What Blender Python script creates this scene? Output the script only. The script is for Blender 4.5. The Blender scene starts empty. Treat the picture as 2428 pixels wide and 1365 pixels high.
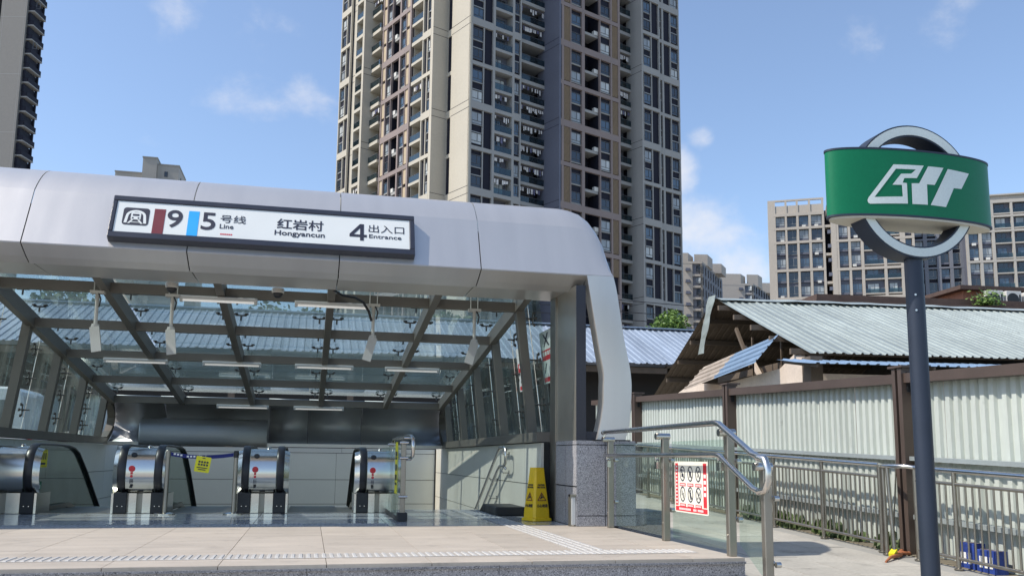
import bpy, bmesh, math, random
from mathutils import Vector, Matrix
R = math.radians
rng = random.Random(7)
sc = bpy.context.scene
col = sc.collection

# ------------------------------------------------------------------ camera
cam = bpy.data.cameras.new('camera')
cam.sensor_width = 36.0
cam.lens = 30.97
cam.shift_y = 0.0425
cam.clip_start = 0.05
cam.clip_end = 3000
cam_ob = bpy.data.objects.new('camera', cam)
col.objects.link(cam_ob)
YAW, PITCH, ROLL = 0.22288, 0.14357, 0.01056
_f = Vector((math.sin(YAW)*math.cos(PITCH), math.cos(YAW)*math.cos(PITCH), math.sin(PITCH)))
_r = Vector((math.cos(YAW), -math.sin(YAW), 0))
_u = _r.cross(_f)
_r2 = _r*math.cos(ROLL) + _u*math.sin(ROLL)
_u2 = -_r*math.sin(ROLL) + _u*math.cos(ROLL)
cam_ob.matrix_world = Matrix(((_r2.x, _u2.x, -_f.x, 0), (_r2.y, _u2.y, -_f.y, 0), (_r2.z, _u2.z, -_f.z, 0.78), (0, 0, 0, 1)))
sc.camera = cam_ob

# ------------------------------------------------------------------ sun and sky
SUN = Vector((-1.0, -0.09, 1.19)).normalized()       # towards the sun
EL = math.asin(SUN.z)
sl = bpy.data.lights.new('sun', 'SUN')
sl.energy = 3.3
sl.angle = R(0.55)
sl.color = (1.0, 0.935, 0.835)
so = bpy.data.objects.new('sun', sl)
col.objects.link(so)
so.rotation_euler = SUN.to_track_quat('Z', 'Y').to_euler()
so.location = SUN*60

w = bpy.data.worlds.new('World')
sc.world = w
w.use_nodes = True
nt = w.node_tree
nt.nodes.clear()
def wn(t, **k):
    n = nt.nodes.new(t)
    for a, b in k.items(): setattr(n, a, b)
    return n
sky = wn('ShaderNodeTexSky', sky_type='NISHITA')
sky.sun_disc = False
sky.sun_elevation = EL
sky.sun_rotation = math.atan2(SUN.x, SUN.y)
sky.altitude = 200
sky.air_density = 1.0
sky.dust_density = 0.9
sky.ozone_density = 2.8
bg = wn('ShaderNodeBackground')
bg.inputs[1].default_value = 0.15
wo = wn('ShaderNodeOutputWorld')
tc = wn('ShaderNodeTexCoord')
def wmath(op, a, b=None, c=None):
    n = wn('ShaderNodeMath', operation=op)
    for i, v in enumerate((a, b, c)):
        if v is None: continue
        if isinstance(v, (int, float)): n.inputs[i].default_value = v
        else: nt.links.new(v, n.inputs[i])
    return n.outputs[0]
# thin fair-weather cloud: direction noise, thicker in a few patches
mp = wn('ShaderNodeMapping')
mp.inputs['Scale'].default_value = (1, 1, 1.3)
nt.links.new(tc.outputs['Generated'], mp.inputs[0])
n1 = wn('ShaderNodeTexNoise')
n1.inputs['Scale'].default_value = 9.0
n1.inputs['Detail'].default_value = 10
n1.inputs['Roughness'].default_value = 0.58
n1.inputs['Distortion'].default_value = 0.1
nt.links.new(mp.outputs[0], n1.inputs['Vector'])
def blob(d, rad, amp):
    d = Vector(d).normalized()
    s = wn('ShaderNodeVectorMath', operation='DISTANCE')
    nt.links.new(tc.outputs['Generated'], s.inputs[0])
    s.inputs[1].default_value = d
    mr = wn('ShaderNodeMapRange', interpolation_type='SMOOTHSTEP')
    nt.links.new(s.outputs['Value'], mr.inputs[0])
    mr.inputs[1].default_value = 0; mr.inputs[2].default_value = rad
    mr.inputs[3].default_value = amp; mr.inputs[4].default_value = 0
    return mr.outputs[0]
acc = None
for d, rad, amp in [((-.082,.917,.39),.085,.22),((-.022,.92,.391),.05,.20),((-.037,.893,.449),.06,.18),((-.158,.879,.449),.07,.20),
        ((.404,.847,.345),.028,.34),((.388,.868,.308),.05,.46),((.40,.87,.25),.10,.44),((.43,.87,.20),.10,.34),((.59,.679,.437),.07,.22)]:
    b = blob(d, rad, amp)
    acc = b if acc is None else wmath('MAXIMUM', acc, b)
cl = wmath('ADD', n1.outputs[0], acc)
ramp = wn('ShaderNodeMapRange', interpolation_type='SMOOTHSTEP')
nt.links.new(cl, ramp.inputs[0])
ramp.inputs[1].default_value = 0.63; ramp.inputs[2].default_value = 1.0
ramp.inputs[3].default_value = 0.05; ramp.inputs[4].default_value = 0.85
mix = wn('ShaderNodeMix', data_type='RGBA')
nt.links.new(ramp.outputs[0], mix.inputs[0])
nt.links.new(sky.outputs[0], mix.inputs[6])
mix.inputs[7].default_value = (4.1, 4.15, 4.4, 1)
nt.links.new(mix.outputs[2], bg.inputs[0])
nt.links.new(bg.outputs[0], wo.inputs[0])

vs = sc.view_settings
sc.display_settings.display_device = 'sRGB'
vs.view_transform = 'Standard'
vs.look = 'None'
vs.exposure = 0.52
vs.gamma = 1.0
vs.use_curve_mapping = False
sc.render.engine = 'CYCLES'
sc.cycles.use_denoising = True
sc.cycles.max_bounces = 8
sc.cycles.transparent_max_bounces = 24
sc.cycles.caustics_reflective = False
sc.cycles.caustics_refractive = False

# ------------------------------------------------------------------ materials
MAT = {}
def M(name, c, rough=.6, metal=0., var=.12, scale=3., fine=.06, fscale=60., bump=0., bscale=80., spec=.5, stretch=None, emit=None, coat=0., rvar=.25, orand=0., wave=0., stain=None):
    m = bpy.data.materials.new(name); MAT[name] = m
    m.use_nodes = True
    t = m.node_tree; N = t.nodes; L = t.links
    p = N['Principled BSDF']
    p.inputs['Roughness'].default_value = rough
    p.inputs['Metallic'].default_value = metal
    p.inputs['Specular IOR Level'].default_value = spec
    if coat: p.inputs['Coat Weight'].default_value = coat
    tcn = N.new('ShaderNodeTexCoord'); vec = tcn.outputs['Object']
    if stretch:
        mpn = N.new('ShaderNodeMapping'); mpn.inputs['Scale'].default_value = stretch
        L.new(vec, mpn.inputs[0]); vec = mpn.outputs[0]
    a = N.new('ShaderNodeTexNoise'); a.inputs['Scale'].default_value = scale; a.inputs['Detail'].default_value = 6
    b = N.new('ShaderNodeTexNoise'); b.inputs['Scale'].default_value = fscale; b.inputs['Detail'].default_value = 4
    L.new(vec, a.inputs['Vector']); L.new(vec, b.inputs['Vector'])
    def mth(op, x, y):
        n = N.new('ShaderNodeMath'); n.operation = op
        for i, v in enumerate((x, y)):
            if isinstance(v, (int, float)): n.inputs[i].default_value = v
            else: L.new(v, n.inputs[i])
        return n.outputs[0]
    s = mth('ADD', mth('MULTIPLY', mth('SUBTRACT', a.outputs[0], .5), var*4), mth('MULTIPLY', mth('SUBTRACT', b.outputs[0], .5), fine*4))
    s = mth('ADD', s, 1.0)
    if stain:
        sn = N.new('ShaderNodeTexNoise'); sn.inputs['Scale'].default_value = stain[0]; sn.inputs['Detail'].default_value = 8; sn.inputs['Roughness'].default_value = .7
        L.new(tcn.outputs['Object'], sn.inputs['Vector'])
        sr = N.new('ShaderNodeMapRange'); L.new(sn.outputs[0], sr.inputs[0]); sr.inputs[1].default_value = stain[1]; sr.inputs[2].default_value = stain[1]+.12; sr.inputs[3].default_value = 1; sr.inputs[4].default_value = stain[2]
        s = mth('MULTIPLY', s, sr.outputs[0])
    if orand:
        oi = N.new('ShaderNodeObjectInfo')
        s = mth('MULTIPLY', s, mth('ADD', mth('MULTIPLY', oi.outputs['Random'], orand*2), 1-orand))
    v = N.new('ShaderNodeVectorMath'); v.operation = 'SCALE'
    v.inputs[0].default_value = c[:3]
    L.new(s, v.inputs['Scale'])
    L.new(v.outputs[0], p.inputs['Base Color'])
    if rough > .12:
        L.new(mth('ADD', mth('MULTIPLY', mth('SUBTRACT', a.outputs[0], .5), rvar), rough), p.inputs['Roughness'])
    if bump:
        bn = N.new('ShaderNodeTexNoise'); bn.inputs['Scale'].default_value = bscale; bn.inputs['Detail'].default_value = 5
        L.new(vec, bn.inputs['Vector'])
        bp = N.new('ShaderNodeBump'); bp.inputs['Strength'].default_value = bump; bp.inputs['Distance'].default_value = .01
        L.new(bn.outputs[0], bp.inputs['Height']); L.new(bp.outputs[0], p.inputs['Normal'])
    if wave:
        bn = N.new('ShaderNodeTexNoise'); bn.inputs['Scale'].default_value = 1.6; bn.inputs['Detail'].default_value = 1
        L.new(tcn.outputs['Object'], bn.inputs['Vector'])
        bp = N.new('ShaderNodeBump'); bp.inputs['Strength'].default_value = wave; bp.inputs['Distance'].default_value = .05
        L.new(bn.outputs[0], bp.inputs['Height']); L.new(bp.outputs[0], p.inputs['Normal'])
    if emit:
        p.inputs['Emission Color'].default_value = (*emit[:3], 1); p.inputs['Emission Strength'].default_value = emit[3]
    return m
def granite(name, c1, c2, c3, scale=160, rough=.45, bump=.15):
    m = M(name, c2, rough)
    t = m.node_tree; N = t.nodes; L = t.links; p = N['Principled BSDF']
    tcn = N.new('ShaderNodeTexCoord')
    a = N.new('ShaderNodeTexVoronoi'); a.inputs['Scale'].default_value = scale
    L.new(tcn.outputs['Object'], a.inputs['Vector'])
    r = N.new('ShaderNodeValToRGB')
    sep = N.new('ShaderNodeSeparateColor'); L.new(a.outputs['Color'], sep.inputs[0]); L.new(sep.outputs[0], r.inputs[0])
    e = r.color_ramp.elements
    e[0].position = 0; e[0].color = (*c1, 1)
    e[1].position = 1; e[1].color = (*c3, 1)
    k = e.new(.28); k.color = (*c2, 1); k = e.new(.75); k.color = (*[x*1.12 for x in c2], 1)
    big = N.new('ShaderNodeTexNoise'); big.inputs['Scale'].default_value = 2.2; big.inputs['Detail'].default_value = 5
    L.new(tcn.outputs['Object'], big.inputs['Vector'])
    mr = N.new('ShaderNodeMapRange'); L.new(big.outputs[0], mr.inputs[0]); mr.inputs[3].default_value = .75; mr.inputs[4].default_value = 1.25
    v = N.new('ShaderNodeVectorMath'); v.operation = 'SCALE'; L.new(r.outputs[0], v.inputs[0]); L.new(mr.outputs[0], v.inputs['Scale'])
    L.new(v.outputs[0], p.inputs['Base Color'])
    return m
def glass(name, tint, refl=.05, edge=.75, rough=.0, power=4.0, haze=0.0, hazecol=(.5,.6,.55), streak=None):
    m = bpy.data.materials.new(name); MAT[name] = m; m.use_nodes = True
    t = m.node_tree; N = t.nodes; L = t.links; N.clear()
    o = N.new('ShaderNodeOutputMaterial')
    tr = N.new('ShaderNodeBsdfTransparent'); tr.inputs[0].default_value = (*tint, 1)
    gl = N.new('ShaderNodeBsdfGlossy'); gl.inputs['Roughness'].default_value = rough; gl.inputs[0].default_value = (.95, 1, .98, 1)
    lw = N.new('ShaderNodeLayerWeight'); lw.inputs[0].default_value = .5
    pw = N.new('ShaderNodeMath'); pw.operation = 'POWER'; L.new(lw.outputs['Facing'], pw.inputs[0]); pw.inputs[1].default_value = power
    ma = N.new('ShaderNodeMath'); ma.operation = 'MULTIPLY_ADD'; L.new(pw.outputs[0], ma.inputs[0]); ma.inputs[1].default_value = edge; ma.inputs[2].default_value = refl
    base = tr.outputs[0]
    if haze:
        df = N.new('ShaderNodeBsdfDiffuse'); df.inputs[0].default_value = (*hazecol, 1)
        nz = N.new('ShaderNodeTexNoise'); nz.inputs['Scale'].default_value = 2.5; nz.inputs['Detail'].default_value = 6
        tcn = N.new('ShaderNodeTexCoord'); vv = tcn.outputs['Object']
        if streak:
            mq = N.new('ShaderNodeMapping'); mq.inputs['Scale'].default_value = streak; L.new(vv, mq.inputs[0]); vv = mq.outputs[0]
        L.new(vv, nz.inputs['Vector'])
        hm = N.new('ShaderNodeMath'); hm.operation = 'MULTIPLY'; L.new(nz.outputs[0], hm.inputs[0]); hm.inputs[1].default_value = haze*2
        tl = N.new('ShaderNodeBsdfTranslucent'); tl.inputs[0].default_value = (*hazecol, 1)
        dt = N.new('ShaderNodeMixShader'); dt.inputs[0].default_value = .5; L.new(df.outputs[0], dt.inputs[1]); L.new(tl.outputs[0], dt.inputs[2])
        mh = N.new('ShaderNodeMixShader'); L.new(hm.outputs[0], mh.inputs[0]); L.new(tr.outputs[0], mh.inputs[1]); L.new(dt.outputs[0], mh.inputs[2])
        base = mh.outputs[0]
    mx = N.new('ShaderNodeMixShader'); L.new(ma.outputs[0], mx.inputs[0]); L.new(base, mx.inputs[1]); L.new(gl.outputs[0], mx.inputs[2])
    L.new(mx.outputs[0], o.inputs[0])
    return m

M('silver', (.645,.615,.58), .36, .68, .03, 1.2, .02, 40, rvar=.05, orand=.02, wave=.12, stretch=(5,.5,.5))
M('silver_back', (.46,.47,.49), .45, .6, .05, 1.2, .03, 40, rvar=.06)
M('steel_dark', (.10,.095,.085), .4, .7)
M('steel', (.62,.60,.56), .20, 1., .03, 1, .02, 90, rvar=.04)
M('steel_rail', (.60,.58,.55), .22, 1., .06, 4, .03, 90)
M('steel_dull', (.31,.285,.245), .38, .9, .10, 5, .05, 90)
M('pillar_steel', (.62,.57,.49), .32, .85, .14, 1.4, .04, 60, rvar=.15)
M('pillar_dark', (.05,.05,.06), .4, .5, .1, 2)
M('frame_grey', (.16,.147,.125), .5, .25, .06, 3, .04, 70)
M('black', (.012,.013,.016), .45, 0, .1, 5)
M('rubber', (.016,.016,.02), .35, 0, .1, 5)
M('joint', (.02,.02,.02), .9)
M('floor_beige', (.465,.405,.335), .55, 0, .12, 1.3, .06, 30, bump=.05, bscale=120, stretch=(1,5,1), orand=.05, stain=(3.0,.56,.80))
M('floor_polish', (.44,.445,.455), .14, 0, .06, 2, .05, 160)
M('tactile_bar', (.50,.48,.45), .5, 0, .06, 3, .05, 60)
M('tactile', (.44,.405,.36), .5, 0, .06, 3, .05, 60)
M('tactile_grey', (.30,.31,.32), .45, 0, .06, 3, .05, 60)  # also the shaded copy of the tactile colour under the canopy
granite('granite', (.075,.075,.08), (.30,.295,.31), (.55,.54,.55), 150)
granite('granite_dark', (.05,.05,.054), (.20,.20,.215), (.38,.38,.39), 150)
M('wall_stone', (.60,.575,.49), .5, 0, .06, 1.4, .04, 50)
M('wall_panel', (.70,.74,.69), .35, 0, .05, 1.2, .02, 50)
M('concrete', (.33,.32,.29), .85, 0, .12, 1.2, .08, 40, bump=.2)
M('paving', (.40,.375,.325), .8, 0, .16, 1.0, .10, 22, bump=.15, bscale=60, orand=.07, stain=(2.2,.55,.72))
M('dirt', (.20,.17,.12), .95, 0, .25, 2, .2, 20, bump=.4)
M('asphalt', (.10,.10,.10), .9, 0, .2, .6, .15, 30, bump=.3)
M('sign_white', (.74,.75,.72), .35, 0, .02, 2, .01)
M('sign_dark', (.03,.034,.05), .35, 0, .08, 3)
M('ink', (.022,.024,.045), .5, 0, .02)
M('maroon', (.165,.022,.032), .45, 0, .03)
M('line_blue', (.02,.38,.86), .45, 0, .03)
M('red', (.62,.028,.04), .5, 0, .06, 6)
M('white', (.78,.78,.76), .5, 0, .03, 3)
M('cream_board', (.80,.77,.66), .5, 0, .03, 3)
M('yellow', (.80,.52,.012), .42, 0, .06, 6)
M('lemon', (.80,.72,.02), .5, 0, .04, 6)
M('exit_green', (.02,.17,.08), .5, 0, .05)
M('belt_blue', (.012,.02,.16), .7, 0, .1, 8)
M('lamp_case', (.60,.61,.60), .4, 0, .04)
M('lamp_tube', (.9,.9,.88), .4, 0, .01, emit=(1,.98,.94,.2))
M('cam_white', (.52,.51,.47), .35, 0, .04)
M('totem_green', (.0,.145,.062), .42, 0, .04, 2, spec=.3)
M('totem_white', (.62,.68,.66), .4, 0, .03)
M('totem_pole', (.028,.038,.060), .5, .3, .10, 3, .06, 150)
M('totem_under', (.52,.49,.41), .5, 0, .06)
M('hoard', (.50,.535,.49), .5, 0, .09, .9, .06, 20, stretch=(1,1,.25), orand=.06, stain=(4.5,.62,.74))
M('hoard_line', (.36,.40,.40), .45, .3, .08, 2)
M('brown', (.095,.068,.055), .45, .2, .10, 2, .05, 40)
M('roof_pale', (.33,.37,.35), .45, .15, .18, .9, .10, 8, stretch=(3,.5,.5), orand=.07, stain=(3.5,.60,.70))
M('roof_blue', (.30,.355,.43), .45, .15, .16, .7, .10, 8, stretch=(3,.5,.5), orand=.08, stain=(2.5,.58,.72))
M('sheet_blue', (.20,.29,.41), .38, .1, .12, 2, .06, 12)
M('sheet_rust', (.36,.30,.245), .6, .1, .30, 2.2, .12, 12)
M('rust_under', (.12,.095,.07), .85, 0, .25, 1.5, .15, 12)
M('timber', (.12,.09,.065), .85, 0, .2, 4, .1, 30)
M('plaster', (.62,.52,.43), .85, 0, .12, 1.2, .08, 14)
M('brick', (.30,.13,.08), .85, 0, .2, 3, .12, 20)
M('brick_dark', (.085,.055,.045), .9, 0, .25, 2, .12, 18)
M('inside_shade', (.03,.027,.025), .9, 0, .2, 1)  # near-black colour stands in for the shade inside the open sheds
M('tower_cream', (.46,.42,.345), .8, 0, .05, .12, .04, 3)
M('tower_cream2', (.50,.455,.37), .8, 0, .05, .12, .04, 3)
M('tower_grey', (.32,.315,.30), .8, 0, .06, .15, .04, 3)
M('tower_brown', (.245,.195,.18), .75, 0, .08, .2, .05, 3)
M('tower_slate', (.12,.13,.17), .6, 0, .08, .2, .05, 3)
M('louvre_sunlit', (.44,.35,.235), .7, 0, .08, .5, .05, 5)  # lighter copy of the louvre colour, for the sunlit left tower face
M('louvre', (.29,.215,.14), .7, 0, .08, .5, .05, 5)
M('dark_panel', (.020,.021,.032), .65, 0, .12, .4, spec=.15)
M('window_frame', (.10,.10,.105), .5, .2, .05)
M('window_frame_pale', (.30,.31,.31), .5, .1, .05)
M('pane_pale', (.48,.50,.49), .15, 0, .25, .6, stretch=(4,4,.3))
M('pane_dark', (.025,.035,.05), .06, 0, .3, .25, spec=.8)
M('pane_blue', (.07,.11,.16), .06, 0, .3, .25, spec=.8)
M('pane_curtain', (.30,.33,.35), .12, 0, .3, .6, stretch=(4,4,.3))
M('left_tile', (.205,.195,.18), .7, 0, .05, .1, .05, 2)
M('apt_beige', (.45,.405,.35), .8, 0, .07, .15, .05, 3)
M('apt_grey', (.40,.375,.335), .8, 0, .08, .15, .06, 3)
M('apt_slate', (.16,.17,.20), .7, 0, .08, .15, .05, 3)
M('ac_white', (.62,.61,.57), .5, 0, .05)
M('leaf', (.055,.105,.028), .55, 0, .45, .9, .25, 6)
M('weed', (.07,.105,.03), .6, 0, .5, 2, .3, 9)
M('leaf_bright', (.115,.19,.035), .5, 0, .4, .9, .2, 6)
M('bark', (.09,.065,.045), .9, 0, .2, 5)
M('van_white', (.68,.69,.68), .25, 0, .03, coat=.5)
M('tyre', (.015,.015,.016), .8)
M('orange', (.40,.14,.06), .6, 0, .1, 8)
M('tarp_blue', (.02,.05,.25), .6, 0, .35, 9, .2, 30)
M('cloth_a', (.62,.60,.58), .9, 0, .3, 2); M('cloth_b', (.12,.12,.2), .9, 0, .3, 2)
glass('glass_roof', (.84,.91,.93), .05, .6, power=3.0, haze=.13, hazecol=(.40,.54,.56), streak=(.5,5,5))
glass('glass_side', (.88,.94,.93), .035, .5, power=4.0, haze=.03, hazecol=(.5,.58,.55))
glass('glass_rail', (.90,.965,.935), .03, .5, power=4.0, haze=.012, hazecol=(.45,.6,.55))
glass('glass_dark', (.45,.52,.48), .06, .6, power=4.0, haze=.22, hazecol=(.20,.24,.21))
glass('glass_balcony', (.45,.56,.60), .05, .45, power=3.0, haze=.06, hazecol=(.10,.15,.18))

# ------------------------------------------------------------------ mesh helpers
class MB:
    def __init__(s): s.v = []; s.f = []; s.m = []
    def add(s, v, f, mi=0):
        b = len(s.v); s.v += [tuple(x) for x in v]; s.f += [tuple(i+b for i in q) for q in f]; s.m += [mi]*len(f); return s
    def box(s, x0, x1, y0, y1, z0, z1, mi=0):
        return s.add([(x0,y0,z0),(x1,y0,z0),(x1,y1,z0),(x0,y1,z0),(x0,y0,z1),(x1,y0,z1),(x1,y1,z1),(x0,y1,z1)],
                     [(3,2,1,0),(4,5,6,7),(0,1,5,4),(1,2,6,5),(2,3,7,6),(3,0,4,7)], mi)
    def hexa(s, lo, hi, mi=0):          # lo, hi: four points each, counter-clockwise from above
        return s.add(list(lo)+list(hi), [(3,2,1,0),(4,5,6,7),(0,1,5,4),(1,2,6,5),(2,3,7,6),(3,0,4,7)], mi)
    def fbox(s, F, u0, u1, n0, n1, z0, z1, mi=0):   # F=(ox,oy,ux,uy,nx,ny) facade frame
        ox,oy,ux,uy,nx,ny = F
        P = lambda u,n: (ox+ux*u+nx*n, oy+uy*u+ny*n)
        q = [P(u0,n1),P(u1,n1),P(u1,n0),P(u0,n0)]
        return s.hexa([(*a,z0) for a in q], [(*a,z1) for a in q], mi)
    def bar(s, a, b, w, h, up=(0,0,1), mi=0):        # rectangular bar from a to b; w across, h along up
        a = Vector(a); b = Vector(b); d = (b-a).normalized(); u = Vector(up); x = d.cross(u).normalized(); u = x.cross(d).normalized()
        c = [a+x*i*w/2+u*j*h/2 for i,j in ((-1,-1),(1,-1),(1,1),(-1,1))]
        e = [p+(b-a) for p in c]
        return s.add(c+e, [(0,1,2,3),(7,6,5,4),(0,4,5,1),(1,5,6,2),(2,6,7,3),(3,7,4,0)], mi)
    def tube(s, pts, r, seg=10, mi=0, cap=True):
        pts = [Vector(p) for p in pts]; rings = []
        t0 = (pts[1]-pts[0]).normalized()
        n = t0.orthogonal().normalized()
        for i, p in enumerate(pts):
            if i == 0: t = t0
            elif i == len(pts)-1: t = (pts[-1]-pts[-2]).normalized()
            else: t = ((pts[i]-pts[i-1]).normalized()+(pts[i+1]-pts[i]).normalized()).normalized()
            n = (n - t*n.dot(t)).normalized(); b = t.cross(n)
            rr = r[i] if isinstance(r, (list, tuple)) else r
            rings.append([p+(n*math.cos(2*math.pi*k/seg)+b*math.sin(2*math.pi*k/seg))*rr for k in range(seg)])
        v = [q for ring in rings for q in ring]
        f = [(i*seg+k, i*seg+(k+1)%seg, (i+1)*seg+(k+1)%seg, (i+1)*seg+k) for i in range(len(pts)-1) for k in range(seg)]
        if cap: f += [tuple(range(seg-1,-1,-1)), tuple(range((len(pts)-1)*seg, len(pts)*seg))]
        return s.add(v, f, mi)
    def lathe(s, prof, c=(0,0,0), seg=20, mi=0):
        v = []; n = len(prof)
        for k in range(seg):
            a = 2*math.pi*k/seg
            v += [(c[0]+r*math.cos(a), c[1]+r*math.sin(a), c[2]+z) for r, z in prof]
        f = [(k*n+i, ((k+1)%seg)*n+i, ((k+1)%seg)*n+i+1, k*n+i+1) for k in range(seg) for i in range(n-1)]
        return s.add(v, f, mi)
    def grid(s, rows, mi=0, close=False):
        n = len(rows[0]); v = [p for r in rows for p in r]
        m = n if close else n-1
        f = [(i*n+k, i*n+(k+1)%n, (i+1)*n+(k+1)%n, (i+1)*n+k) for i in range(len(rows)-1) for k in range(m)]
        return s.add(v, f, mi)
    def prism(s, poly, fn, d0, d1, mi=0):            # poly [(a,b)], fn(a,b,d)->xyz
        n = len(poly)
        v = [fn(a,b,d0) for a,b in poly]+[fn(a,b,d1) for a,b in poly]
        f = [tuple(range(n)), tuple(range(2*n-1,n-1,-1))]+[(i,n+i,n+(i+1)%n,(i+1)%n) for i in range(n)]
        return s.add(v, f, mi)
    def mesh(s, name, mats, smooth=None, fix=True):
        me = bpy.data.meshes.new(name); me.from_pydata(s.v, [], s.f)
        for m in (mats if isinstance(mats, (list, tuple)) else [mats]): me.materials.append(MAT[m])
        me.polygons.foreach_set('material_index', s.m)
        if fix:
            bm = bmesh.new(); bm.from_mesh(me); bmesh.ops.recalc_face_normals(bm, faces=bm.faces); bm.to_mesh(me); bm.free()
        if smooth:
            me.polygons.foreach_set('use_smooth', [True]*len(me.polygons)); me.set_sharp_from_angle(angle=R(smooth))
        me.update()
        return me
    def build(s, name, mats, parent=None, smooth=None, fix=True, bevel=0):
        return put(name, s.mesh(name, mats, smooth, fix), parent, bevel=bevel)
def put(name, me, parent=None, loc=None, rot=None, scale=None, bevel=0):
    """one mesh object; without loc the mesh is in world coordinates"""
    o = bpy.data.objects.new(name, me); col.objects.link(o)
    if parent is not None:
        o.parent = parent
        o.matrix_parent_inverse = BASE[parent.name].inverted()
    M4 = Matrix.Translation(loc) if loc is not None else Matrix()
    if rot is not None: M4 = M4 @ rot.to_4x4()
    if scale is not None: M4 = M4 @ Matrix.Diagonal((*scale, 1))
    o.matrix_basis = M4
    BASE[o.name] = M4.copy()
    if bevel:
        b = o.modifiers.new('bevel', 'BEVEL'); b.width = bevel; b.segments = 1; b.limit_method = 'ANGLE'
    return o
BASE = {}
def tag(o, label=None, cat=None, group=None, kind=None):
    if label: o['label'] = label
    if cat: o['category'] = cat
    if group: o['group'] = group
    if kind: o['kind'] = kind
    return o
def thing(name, label, cat, loc=(0,0,0), group=None):
    o = bpy.data.objects.new(name, None); col.objects.link(o)
    o.empty_display_size = .2
    o.location = loc; BASE[o.name] = Matrix.Translation(loc)
    return tag(o, label, cat, group)
def RZ(a): return Matrix.Rotation(a, 3, 'Z')
def RX(a): return Matrix.Rotation(a, 3, 'X')
def zg(y):                                            # height of the paved ground
    return -.585 if y < 6.2 else (0. if y > 20.1 else -.585+(y-6.2)*.585/13.9)

# lettering: meshes made from the built-in font before the scene fills up
def text_mesh(s, size, bold=0., mat='ink', align='CENTER', sx=1.):
    cu = bpy.data.curves.new('lettering', 'FONT'); cu.body = s; cu.size = size; cu.align_x = align; cu.align_y = 'CENTER'
    cu.offset = bold; cu.extrude = .0012; cu.resolution_u = 5
    cu.materials.append(MAT[mat])
    ob = bpy.data.objects.new('lettering', cu); col.objects.link(ob)
    dg = bpy.context.evaluated_depsgraph_get()
    me = bpy.data.meshes.new_from_object(ob.evaluated_get(dg))
    bpy.data.objects.remove(ob)
    xs = [v.co.x for v in me.vertices]; ys = [v.co.y for v in me.vertices]
    if xs:
        cx = (min(xs)+max(xs))/2; cy = (min(ys)+max(ys))/2
        for v in me.vertices:
            v.co.x -= cx; v.co.y -= cy
    return me
def fit_text(s, w, h, bold=0., mat='ink'):
    me = text_mesh(s, h*1.3, bold, mat)
    X = [v.co.x for v in me.vertices]; Y = [v.co.y for v in me.vertices]
    kx = w/max(1e-6, max(X)-min(X)); ky = h/max(1e-6, max(Y)-min(Y))
    for v in me.vertices: v.co.x *= kx; v.co.y *= ky
    return me
def flat_shape(splines, mat, ext=.0012):
    cu = bpy.data.curves.new('mark', 'CURVE'); cu.dimensions = '2D'; cu.fill_mode = 'BOTH'; cu.extrude = ext
    for pts in splines:
        sp = cu.splines.new('POLY'); sp.points.add(len(pts)-1); sp.use_cyclic_u = True
        for p, q in zip(sp.points, pts): p.co = (q[0], q[1], 0, 1)
    cu.materials.append(MAT[mat])
    ob = bpy.data.objects.new('mark', cu); col.objects.link(ob)
    dg = bpy.context.evaluated_depsgraph_get()
    me = bpy.data.meshes.new_from_object(ob.evaluated_get(dg))
    bpy.data.objects.remove(ob)
    return me
def ring2(cx, cy, rx, ry, n=28): return [(cx+rx*math.cos(2*math.pi*k/n), cy+ry*math.sin(2*math.pi*k/n)) for k in range(n)]
def rrect(x0, x1, y0, y1, r, n=5):
    o = []
    for cx, cy, a in ((x1-r,y1-r,0),(x0+r,y1-r,90),(x0+r,y0+r,180),(x1-r,y0+r,270)):
        o += [(cx+r*math.cos(R(a+90*k/n)), cy+r*math.sin(R(a+90*k/n))) for k in range(n+1)]
    return o
TXT = {
 'nine': fit_text('9', .165, .25, .004), 'five': fit_text('5', .155, .248, .004), 'four': fit_text('4', .195, .24, .0008),
 'hx': fit_text('号线', .28, .112, .0), 'line': fit_text('Line', .15, .064, .0006),
 'hyc': fit_text('红岩村', .525, .150, .0023), 'hong': fit_text('Hongyancun', .565, .092, .0016),
 'crk': fit_text('出入口', .42, .112, .0), 'ent': fit_text('Entrance', .38, .056, .0004),
 'caution': fit_text('CAUTION', .105, .022, .001, 'ink'), 'wet': fit_text('WET FLOOR', .125, .022, .001, 'ink'), 'slip': fit_text('小心地滑', .165, .045, .001, 'ink'),
 'prohib': fit_text('禁止标识', .03, .2, .0, 'white'),
}
# ------------------------------------------------------------------ ground, platform, pavement
m = MB()
XS = [-900, -40, -9, -4.6, 3.05, 3.4, 30, 900]; YS = [-300, -20, 6.2, 11.4, 13.8, 20.1, 21.5, 60, 1500]
for i in range(len(XS)-1):
    for j in range(len(YS)-1):
        if XS[i] >= -4.6 and XS[i+1] <= 3.4 and YS[j] >= 6.2 and YS[j+1] <= 21.5: continue
        m.add([(XS[i],YS[j],zg(YS[j])),(XS[i+1],YS[j],zg(YS[j])),(XS[i+1],YS[j+1],zg(YS[j+1])),(XS[i],YS[j+1],zg(YS[j+1]))], [(0,1,2,3)])
tag(m.build('ground', 'concrete'), kind='structure')

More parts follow.
